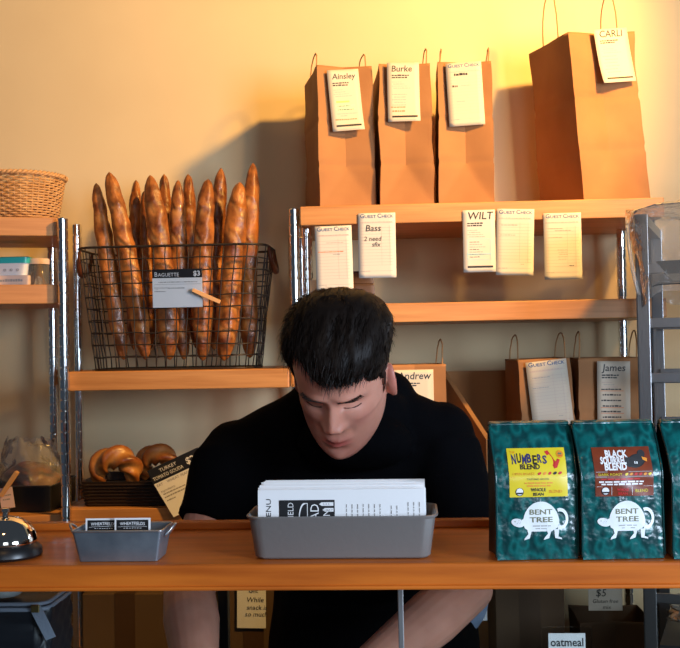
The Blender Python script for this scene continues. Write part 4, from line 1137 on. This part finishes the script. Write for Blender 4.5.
# ------------------------------------------------------------------ call bell
bp_ = at(-9, 562, YC + .01)
bl = thing('call_bell', 'chrome call bell with black base at the left end of the counter', 'bell', (bp_.x, YC + .06, zT + .0003))
m = MB(); m.lathe([(.001, 0), (.043, 0), (.045, .003), (.044, .010), (.038, .016), (.001, .016)], n=48); m.build('base', 'blackp', bl, angle=40)
m = MB(); m.lathe([(.0385, .0165), (.0395, .018), (.039, .021), (.036, .031), (.030, .040), (.020, .0465), (.009, .0495), (.001, .050)], n=64); m.build('dome', 'bell', bl, smooth=True)
m = MB(); m.lathe([(.001, .050), (.004, .050), (.004, .055), (.006, .056), (.006, .060), (.001, .061)], n=24); m.build('button', 'bell', bl, angle=40)

# ------------------------------------------------------------------ quilted bag and bowl below the counter
qx = at(-30, 620, 1.47).x; qw = (at(50, 620, 1.47).x - qx) * 2
qb = thing('quilted_bag', 'black quilted lunch bag with grey-blue zip trim below the counter', 'bag', (qx, 1.515, zK + .0005))
qh = at(20, 611, 1.45).z - zK
m = MB()
def qf(u, v):
    pr = rrect(qw, .12, .02, 8, 0); f_ = u * len(pr); i = int(f_) % len(pr); a = pr[i].lerp(pr[(i + 1) % len(pr)], f_ - int(f_))
    z = v * qh; s = (a.x + a.y) if abs(a.y) > .05 else a.y * 1.0 + a.x
    g = .0035 * (abs(math.sin((s + z) * 90)) * abs(math.sin((s - z) * 90))) ** .6
    d = Vector((a.x, a.y, 0)).normalized(); return Vector((a.x, a.y, z)) + Vector((0, -1 if a.y < 0 else 1, 0)) * g * (abs(a.y) > .03) + Vector((1 if a.x > 0 else -1, 0, 0)) * g * (abs(a.x) > qw * .45)
m.grid(qf, 240, 70, wrapu=True); m.loft([rrect(qw, .12, .02, 8, qh), rrect(qw * .9, .10, .02, 8, qh + .004)], cap0=True)
m.build('bag_body', 'quilt', qb, smooth=True)
m = MB(); m.tube([q for q in rrect(qw, .122, .02, 8, qh)], .0032, 8, closed=True); m.tube([q for q in rrect(qw * .99, .119, .02, 8, qh + .007)], .0028, 8, closed=True); m.build('zip_trim', 'trimcloth', qb, smooth=True)
m = MB(); rx = qw / 2 - .013
st_ = [(Vector((rx, -.066, qh + .004)), .007), (Vector((rx + .010, -.068, qh - .014)), .007), (Vector((rx + .022, -.070, qh - .036)), .0065)]
m.loft([[c + Vector((-a, 0, -a*.4)), c + Vector((a, 0, a*.4)), c + Vector((a, .0015, a*.4)), c + Vector((-a, .0015, -a*.4))] for c, a in st_]); m.build('zip_pull', 'trimcloth', qb)
m = MB(); m.box((rx - .005, -.069, qh - .002), (rx + .006, -.064, qh + .008)); m.build('zip_slider', 'brass', qb, bevel=.001)
m = MB(); m.lathe([(.001, 0), (.022, 0), (.030, .008), (.037, .022), (.039, .030), (.0375, .030), (.028, .010), (.001, .003)], n=40)
pb = at(-4, 606, 1.47); o = m.build('bowl', 'whitep', None, smooth=True, loc=(pb.x, 1.50, zK + qh + .0105)); tag(o, 'white bowl on the quilted bag just below the counter', 'bowl')

# ------------------------------------------------------------------ the man
def remesh(mb, voxel, smooth=2, name='tmp'):
    me = bpy.data.meshes.new(name); me.from_pydata(mb.v, [], mb.f); me.update()
    o = bpy.data.objects.new(name, me); COL.objects.link(o)
    q = o.modifiers.new('r', 'REMESH'); q.mode = 'VOXEL'; q.voxel_size = voxel
    if smooth: q = o.modifiers.new('s', 'SMOOTH'); q.factor = .5; q.iterations = smooth
    dg = bpy.context.evaluated_depsgraph_get(); dg.update()
    out = bpy.data.meshes.new_from_object(o.evaluated_get(dg)); bpy.data.objects.remove(o); bpy.data.meshes.remove(me)
    return out
def sph(mb, c, rx, ry, rz, rot=None, n=24):
    rings = []; c = Vector(c)
    for i in range(1, n // 2):
        ph = math.pi * i / (n // 2); r_ = []
        for j in range(n):
            th = 2 * math.pi * j / n; p = Vector((rx * math.sin(ph) * math.cos(th), ry * math.sin(ph) * math.sin(th), -rz * math.cos(ph)))
            r_.append(c + (rot @ p if rot else p))
        rings.append(r_)
    mb.loft(rings)
def capsule(mb, p0, r0, p1, r1, flat=False, sq=1.0):
    p0, p1 = Vector(p0), Vector(p1); d = p1 - p0; L = d.length; pts = []; rs = []
    if not flat:
        for a in (80, 60, 40, 20): pts.append(p0 - d.normalized() * r0 * math.sin(R(a))); rs.append(r0 * math.cos(R(a)))
    for k in range(9): pts.append(p0 + d * k / 8); rs.append(r0 + (r1 - r0) * k / 8)
    if not flat:
        for a in (20, 40, 60, 80): pts.append(p1 + d.normalized() * r1 * math.sin(R(a))); rs.append(r1 * math.cos(R(a)))
    mb.tube(pts, rs, 20)

Hc = at(341.5, 373, 1.735)
HM = Matrix.Translation(Hc) @ Matrix.Rotation(R(-9), 4, 'Z') @ Matrix.Rotation(R(2.5), 4, 'Y') @ Matrix.Rotation(R(39), 4, 'X') @ Matrix.Scale(.955, 4)
HT = [(-.1155, .022, -.080, -.040), (-.109, .0355, -.090, -.015), (-.095, .0525, -.091, .012), (-.075, .0650, -.088, .040), (-.050, .0705, -.087, .060),
      (-.025, .0718, -.088, .075), (0, .0730, -.089, .087), (.030, .0745, -.092, .095), (.060, .0755, -.087, .097), (.085, .0695, -.071, .087), (.103, .055, -.047, .066), (.114, .037, -.024, .043), (.1195, .018, -.004, .024)]
HTz = np.array([q[0] for q in HT])
def hprof(z):
    out = []
    for c in (1, 2, 3):
        ys = np.array([q[c] for q in HT])
        # smooth cubic through the table
        i = int(np.clip(np.searchsorted(HTz, z) - 1, 0, len(HTz) - 2)); t = (z - HTz[i]) / (HTz[i+1] - HTz[i]); t = min(1, max(0, t))
        def sl(k):
            if k <= 0: return (ys[1]-ys[0])/(HTz[1]-HTz[0])
            if k >= len(ys)-1: return (ys[-1]-ys[-2])/(HTz[-1]-HTz[-2])
            return (ys[k+1]-ys[k-1])/(HTz[k+1]-HTz[k-1])
        dz = HTz[i+1]-HTz[i]; a, b_ = ys[i], ys[i+1]; m0, m1 = sl(i)*dz, sl(i+1)*dz
        out.append((2*t**3-3*t**2+1)*a + (t**3-2*t**2+t)*m0 + (-2*t**3+3*t**2)*b_ + (t**3-t**2)*m1)
    return out
def gauss(v, c, s): return math.exp(-((v - c) / s) ** 2)
def face_dy(x, z):
    """how far the face stands out towards -y"""
    ax = abs(x); d = 0
    # nose ridge
    zn = [(.020, .0015), (.008, .004), (-.008, .0095), (-.022, .0165), (-.032, .0215), (-.038, .0195), (-.0435, .010), (-.049, .001), (-.056, 0)]
    pz = 0
    for (z0, a), (z1, b_) in zip(zn, zn[1:]):
        if z1 <= z <= z0: pz = b_ + (a - b_) * (z - z1) / (z0 - z1)
    wn = .0075 + .0058 * max(0, min(1, (.01 - z) / .045)); d += pz * math.exp(-(ax / wn) ** 2)
    d += .0030 * gauss(ax, 0, .009) * gauss(z, -.031, .008) + .0115 * gauss(ax, .0135, .0062) * gauss(z, -.0375, .0072)
    d -= .0030 * gauss(ax, .0075, .0032) * gauss(z, -.0450, .0030)
    d -= .0175 * gauss(ax, .030, .0170) * gauss(z, .003, .0095) + .0030 * gauss(ax, .016, .008) * gauss(z, -.002, .012)          # sockets
    d += .0060 * gauss(ax, .031, .0105) * gauss(z, .0010, .0075)         # lid over the eyeball
    d -= .0022 * gauss(ax, .031, .0130) * gauss(z, -.0055, .0018)        # lower lid crease
    d += .0055 * gauss(ax, .027, .0200) * gauss(z, .0200, .0070)         # brow
    d -= .0022 * gauss(ax, 0, .008) * gauss(z, .018, .006)
    d += .0040 * gauss(ax, .045, .0160) * gauss(z, -.024, .0150)         # cheekbone
    d -= .0030 * gauss(ax, .0260, .0060) * gauss(z, -.052, .0120)
    d += .0055 * gauss(ax, 0, .0240) * gauss(z, -.0690, .0130)           # muzzle
    d += .0046 * gauss(ax, .0045, .0135) * gauss(z, -.0655, .0040) + .0058 * gauss(ax, 0, .0140) * gauss(z, -.0760, .0045)
    d -= .0050 * math.exp(-(ax / .0230) ** 4) * gauss(z, -.0706, .0019)
    d -= .0015 * gauss(ax, 0, .003) * gauss(z, -.0570, .005)
    d -= .0040 * gauss(ax, 0, .0160) * gauss(z, -.0865, .0050)
    d += .0060 * gauss(ax, 0, .0150) * gauss(z, -.1000, .0090)
    return d
def head_pt(th, z, off=0.0, feat=True):
    a, f, b_ = hprof(z); yc = (f * .42 + b_ * .58) if z < -.03 else (f * .46 + b_ * .54)
    c, s = math.cos(th), math.sin(th); n_ = 2.25 if z > -.03 else 2.25 - .3 * min(1, (-.03 - z) / .06)
    x = a * math.copysign(abs(c) ** (2 / n_), c); yy = math.copysign(abs(s) ** (2 / n_), s)
    y = yc + yy * ((b_ - yc) if s > 0 else (yc - f))
    if feat and s < 0: y -= face_dy(x, z) * min(1, (-s) * 1.6)
    p = Vector((x, y, z))
    if off:
        d = Vector((x / .075, (y - .004) / .092, (z - .02) / .10 if z > .02 else (z - .02) * 1.5)).normalized(); p += d * off
    return p
b = MB()
zs = [-.1165 + .2365 * (i / 129) for i in range(130)]
b.loft([[HM @ head_pt(2 * math.pi * j / 160, z) for j in range(160)] for z in zs])
def ear(mb, s):
    rot = Matrix.Rotation(R(25 if s > 0 else -6), 3, 'Z') @ Matrix.Rotation(R(-12), 3, 'X')
    c = Vector((.0775 if s > 0 else -.0700, .004, -.018)); rings = []
    def E(t, k):   # ear outline
        a = 2 * math.pi * t; rz = .031 if math.sin(a) > 0 else .027; ry = .0185 - .005 * (math.sin(a) < 0) * abs(math.sin(a))
        return Vector((0, ry * math.cos(a) * k, rz * math.sin(a) * k))
    for (k, dx) in ((.3, -.006), (.75, -.005), (1.0, .002), (1.04, .006), (1.0, .0095), (.86, .0095), (.72, .0055), (.4, .0030), (.1, .0035)):
        rings.append([HM @ (c + rot @ (E(j / 28, k) + Vector((dx * s, 0, 0)))) for j in range(28)])
    mb.loft(rings)
ear(b, -1); ear(b, 1)
sk = {}
sk['neck0'] = HM @ Vector((0, .045, -.045)); sk['neck1'] = Vector((Hc.x + .006, 1.895, at(338, 412, 1.895).z))
capsule(b, sk['neck0'], .050, sk['neck1'], .066)
SHL = at(233, 463, 1.915); SHR = at(444, 448, 1.925)
ELL = at(189, 592, 1.80); ELR = at(468, 588, 1.84)
WRL = Vector((at(198, 690, 1.60).x, 1.600, zK + .040)); WRR = Vector((at(338, 690, 1.58).x, 1.590, zK + .040))
CH = at(340, 470, 1.99); PE = Vector((at(374, 600, 2.20).x, 2.20, .86))
capsule(b, sk['neck1'] + Vector((0, .01, -.01)), .062, CH, .10)
for S in (SHL, SHR): capsule(b, sk['neck1'] + Vector((0, .03, -.035)), .035, S, .048)
sph(b, CH, .165, .115, .14); sph(b, CH.lerp(PE, .5), .150, .115, .15); sph(b, PE, .165, .12, .11)
for S, E, W_ in ((SHL, ELL, WRL), (SHR, ELR, WRR)):
    mid = S.lerp(E, .45); capsule(b, S, .056, mid, .050); capsule(b, mid, .050, E, .041)
    fm = E.lerp(W_, .30); capsule(b, E, .042, fm, .045); capsule(b, fm, .045, W_, .029)
    d = (W_ - E); d.z = 0; d.normalize(); side = Vector((d.y, -d.x, 0)) * (1 if S is SHL else -1)    # side = towards the thumb
    pm = W_ + d * .045 + Vector((0, 0, -.014)); yaw = math.atan2(d.y, d.x)
    sph(b, pm, .052, .041, .016, Matrix.Rotation(yaw, 3, 'Z'))
    capsule(b, W_, .027, pm, .020)
    for kf, (off, L) in enumerate(((.028, .068), (.010, .076), (-.009, .070), (-.027, .055))):
        a = pm + d * .038 + side * off; a2 = a + d * L * .45 + side * off * .12 + Vector((0, 0, .004)); a3 = a2 + d * L * .30 + Vector((0, 0, -.006)); a4 = a3 + d * L * .22 + Vector((0, 0, -.006))
        capsule(b, a, .0098, a2, .0092); capsule(b, a2, .0092, a3, .0086); capsule(b, a3, .0086, a4, .0074)
    a = pm - d * .022 + side * .030; a2 = a + d * .030 + side * .024 + Vector((0, 0, -.001)); a3 = a2 + d * .028 + side * .006 + Vector((0, 0, -.003))
    capsule(b, a, .0125, a2, .0110); capsule(b, a2, .0110, a3, .0090)
KN = [Vector((PE.x + s * .115, 2.12, .46)) for s in (-1, 1)]; AN = [Vector((PE.x + s * .13, 2.24, .085)) for s in (-1, 1)]
for s, kn, an in zip((-1, 1), KN, AN):
    hp_ = PE + Vector((s * .085, .0, -.03)); capsule(b, hp_, .088, kn, .056); capsule(b, kn, .054, an, .036)
    capsule(b, an + Vector((0, .015, -.035)), .032, an + Vector((0, -.15, -.050)), .026)
me = remesh(b, .0026, 1, 'person')
# tone attribute: lips, cheeks, nose tip and ear a little redder
inv = HM.inverted(); n_ = len(me.vertices); co = np.empty(n_ * 3); me.vertices.foreach_get('co', co); co = co.reshape(-1, 3)
I = np.array(inv); hc = co @ I[:3, :3].T + I[:3, 3]
x, y, z = np.abs(hc[:, 0]), hc[:, 1], hc[:, 2]; hm = (y < .1) & (z > -.13) & (z < .13) & (x < .11)
g = lambda v, c, s: np.exp(-((v - c) / s) ** 2)
tone = .95 * np.exp(-(x / .023) ** 4) * g(z, -.0708, .0085) * (y < -.075) + .30 * g(x, .044, .016) * g(z, -.03, .016) * (y < -.05) + .22 * g(x, 0, .014) * g(z, -.034, .012) * (y < -.09) + .45 * (x > .078) * g(z, 0, .04) + .22 * g(z, -.098, .02) * (y < -.02)
tone = np.where(hm, np.clip(tone, 0, 1), 0)
at_ = me.attributes.new('tone', 'FLOAT', 'POINT'); at_.data.foreach_set('value', tone.astype(np.float32))
me.materials.clear(); me.materials.append(M['skin']); me.shade_smooth(); me.name = 'person'
man = bpy.data.objects.new('person', me); link(man)
tag(man, 'person with short dark hair in a black t-shirt leaning forward, head bowed behind the counter', 'person')

# hair ------------------------------------------------------------
def hair_thick(th, z, x, y):
    """thickness of the hair shell at a head position; zero on bare skin"""
    # front hairline: swept, higher at the viewer's left temple
    if y < -.030:
        hl = .054 - .06 * x + .50 * max(0, -x - .006)
        if x < -.056: hl = .082 - (-.056 - x) * 3.2
        if x > .055: hl = .040 - (x - .055) * 1.2
        k = (z - hl) / .012
    else:
        hl = .012 if y < .022 else -.050
        if -.030 <= y < -.008: hl = .012 - .035 * ((-.008 - y) < .014)
        k = (z - hl) / .012
    k = max(0, min(1, k))
    top = max(0, min(1, (z - .035) / .045))
    side = .0022 + .0035 * max(0, min(1, (z + .02) / .06))
    return k * (side + .0125 * top)
m = MB(); nu, nv = 110, 150; vs = []; th_ = []
for i in range(nu):
    z = -.07 + .189 * i / (nu - 1)
    for j in range(nv):
        th = 2 * math.pi * j / nv; p0 = head_pt(th, z); t_ = hair_thick(th, z, p0.x, p0.y)
        nn = noise.noise(Vector((p0.x * 60, p0.y * 16, p0.z * 20))) + .6 * noise.noise(Vector((p0.x * 150, p0.y * 30, p0.z * 50)))
        p = head_pt(th, z, t_ * (1 + .22 * nn) + (.0006 if t_ > 0 else -.004), feat=True); vs.append(p); th_.append(t_)
fs = []
for i in range(nu - 1):
    for j in range(nv):
        q = (i*nv+j, i*nv+(j+1)%nv, (i+1)*nv+(j+1)%nv, (i+1)*nv+j)
        if sum(1 for k in q if th_[k] > 0) >= 3: fs.append(q)
fs.append(tuple((nu-1)*nv+j for j in range(nv)))
m.add([HM @ v for v in vs], fs)
# locks: thin tapered strands over the shell
rg = random.Random(11)
def strand(mb, root, dirs, L, wd, curl):
    k = 5; pts = []; p = root.copy(); d = dirs.normalized()
    for i in range(k + 1):
        pts.append(p.copy()); p += d * L / k; d = (d + curl * (i + 1) * .25).normalized()
    n0 = dirs.cross(Vector((rg.random() - .5, rg.random() - .5, rg.random() - .5))).normalized()
    v = []
    for i, q in enumerate(pts):
        ww = wd * (1 - .92 * (i / k) ** 1.5) / 2; v += [q - n0 * ww, q + n0 * ww]
    mb.add([HM @ a for a in v], [(2*i, 2*i+1, 2*i+3, 2*i+2) for i in range(k)])
for _ in range(7500):
    th = rg.uniform(0, 2 * math.pi); z = rg.uniform(-.05, .119) if rg.random() < .5 else rg.uniform(.03, .119)
    p0 = head_pt(th, z); t_ = hair_thick(th, z, p0.x, p0.y)
    if t_ < .002: continue
    root = head_pt(th, z, t_ * .85); out = Vector((p0.x / .075, p0.y / .09, max(0, z - .01) / .1)).normalized()
    topk = max(0, min(1, (z - .04) / .04))
    if topk > .3:
        dirs = Vector((.10 + .25 * rg.uniform(-1, 1), -1, .10 + .1 * rg.random())) - out * out.dot(Vector((.25, -1, 0))) * .9 + out * .10
        L = rg.uniform(.016, .034); cu = Vector((.05, -.05, -.22))
    else:
        dirs = Vector((0, .25, -1)) + out * .10; L = rg.uniform(.006, .012); cu = -out * .1
    strand(m, root, dirs, L, rg.uniform(.0007, .0016), cu)
# ragged fringe over the forehead
for _ in range(480):
    x = rg.uniform(-.042, .056); th = math.atan2(-1, x / .05)
    zt_ = .060 + .55 * max(0, -x - .004); p0 = head_pt(-math.pi / 2 + x / .075, zt_)
    root = p0 + Vector((0, -.010, rg.uniform(-.002, .010)))
    strand(m, root, Vector((.35 + rg.uniform(-.3, .3), -.35, -1)), rg.uniform(.005, .013) * (1 if x > -.02 else .5), rg.uniform(.0008, .0018), Vector((0, .28, -.1)))
m.build('hair', 'hair', man, smooth=True)
# eyebrows and lashes
for s in (-1, 1):
    m = MB()
    for _ in range(420):
        t = rg.random(); x = s * (.011 + .036 * t); z = .0120 + .0125 * t ** .8 - .003 * t * t + rg.uniform(-.0034, .0034) * (1.25 - .8 * t)
        th = -math.pi / 2; a, f, b_ = hprof(z)
        # find the surface point for this x
        lo_, hi_ = -math.pi / 2, (-.02 if s > 0 else -math.pi + .02)
        for _k in range(18):
            mid = (lo_ + hi_) / 2
            if (head_pt(mid, z).x - x) * s < 0: lo_ = mid
            else: hi_ = mid
        p = head_pt(lo_, z) + Vector((0, -.0006, 0)); strand(m, p, Vector((s * .9, -.25, .25 - .5 * t)), rg.uniform(.005, .008), .0005, Vector((0, .1, 0)))
    m.build('eyebrow', 'hairside', man)
    m = MB()
    for kx in range(90):
        t = kx / 89; x = s * (.018 + .027 * t); z = -.0035 - .0028 * math.sin(t * math.pi) + .0020 * t
        lo_, hi_ = -math.pi / 2, (-.02 if s > 0 else -math.pi + .02)
        for _k in range(18):
            mid = (lo_ + hi_) / 2
            if (head_pt(mid, z).x - x) * s < 0: lo_ = mid
            else: hi_ = mid
        p = head_pt(lo_, z) + Vector((0, -.0012, 0)); strand(m, p, Vector((s * .6 * t + .2 * s, -.35, -1)), .0020, .0006, Vector((0, -.02, 0)))
    m.build('eyelashes', 'hair', man)

# t-shirt -----------------------------------------------------------
b = MB()
up = sk['neck1']
capsule(b, up + Vector((0, .030, -.012)), .080, CH + Vector((0, .02, .02)), .135); sph(b, up + Vector((.004, .000, -.002)), .098, .075, .066); sph(b, up + Vector((.006, -.045, -.050)), .095, .070, .052); capsule(b, up + Vector((-.055, .03, .012)), .052, up + Vector((.060, .03, .024)), .052)
for S in (SHL, SHR):
    capsule(b, up + Vector((math.copysign(.045, S.x - up.x), .03, .002)), .058, S + Vector((0, 0, .004)), .058)
    capsule(b, S.lerp(CH, .25), .075, CH, .12)
sph(b, CH + Vector((0, .01, -.01)), .195, .135, .165); sph(b, CH.lerp(PE, .5), .185, .135, .17)
mp2 = CH.lerp(PE, .62)
ring = []
for (t, rx, ry, tw) in ((.35, .185, .14, 0), (.6, .180, .145, .01), (.85, .185, .150, .014), (1.0, .198, .165, .018), (1.20, .202, .178, .022), (1.45, .205, .190, .026), (1.75, .208, .198, .030)):
    c = CH.lerp(PE, min(t, 1.0)) - Vector((0, .02, .22)) * max(0, t - 1); ring.append([c + Vector((rx * math.cos(2*math.pi*j/40) * (1 + tw * math.sin(5 * 2*math.pi*j/40)), ry * math.sin(2*math.pi*j/40) * (1 + tw * math.cos(7 * 2*math.pi*j/40)), 0)) for j in range(40)])
ring.reverse(); b.loft(ring)
for S, E, k in ((SHL, ELL, .50), (SHR, ELR, .62)):
    e = S.lerp(E, k); capsule(b, S + (S - E).normalized() * .02, .060, S + (E - S) * .1, .067); b.tube([S.lerp(e, q / 10) for q in range(11)], [.067 - .0045 * q / 10 + .003 * (q == 10) for q in range(11)], 28)
me = remesh(b, .0055, 5, 't_shirt'); me.materials.clear(); me.materials.append(M['shirt']); me.shade_smooth()
for v in me.vertices:
    q = v.co; d = noise.noise_vector(Vector((q.x * 7 + q.z * 4, q.y * 7, q.z * 5 - q.x * 5))) * .012 + noise.noise_vector(Vector((q.x * 22, q.y * 22, q.z * 14))) * .0035
    v.co = q + d * .8
sh = bpy.data.objects.new('t_shirt', me); link(sh, man)
b = MB(); b.tube([up + Vector((math.cos(a) * .072, .02 + math.sin(a) * .066, .030 + .018 * math.sin(a))) for a in [2*math.pi*k/40 for k in range(40)]], .0055, 8, closed=True)
b.build('collar', 'shirt', sh, smooth=True)
# jeans and shoes
b = MB(); sph(b, PE + Vector((0, 0, -.02)), .180, .135, .115); sph(b, PE + Vector((.075, .0, -.06)), .150, .12, .10)
for s, kn, an in zip((-1, 1), KN, AN):
    hp_ = PE + Vector((s * .088, 0, -.04)); capsule(b, hp_, .103, kn, .072); b.tube([kn.lerp(an, q / 10) for q in range(11)], [.072 - .016 * q / 10 for q in range(11)], 24)
me = remesh(b, .007, 4, 'jeans'); me.materials.clear(); me.materials.append(M['jeans']); me.shade_smooth()
for v in me.vertices: v.co = v.co + noise.noise_vector(v.co * 16) * .006
link(bpy.data.objects.new('jeans', me), man)
for s, an in zip((-1, 1), AN):
    b = MB(); rg_ = []
    for (t, wx, hz) in ((0, .030, .045), (.06, .040, .085), (.3, .044, .095), (.5, .046, .075), (.75, .050, .055), (.95, .040, .045), (1, .022, .03)):
        yy = an.y + .055 - .275 * t; rg_.append([Vector((an.x + wx * math.cos(a), yy, .001 + hz / 2 + hz / 2 * math.sin(a))) for a in [2*math.pi*k/20 for k in range(20)]])
    b.loft(rg_); b.build('shoe', 'shoe', man, smooth=True)
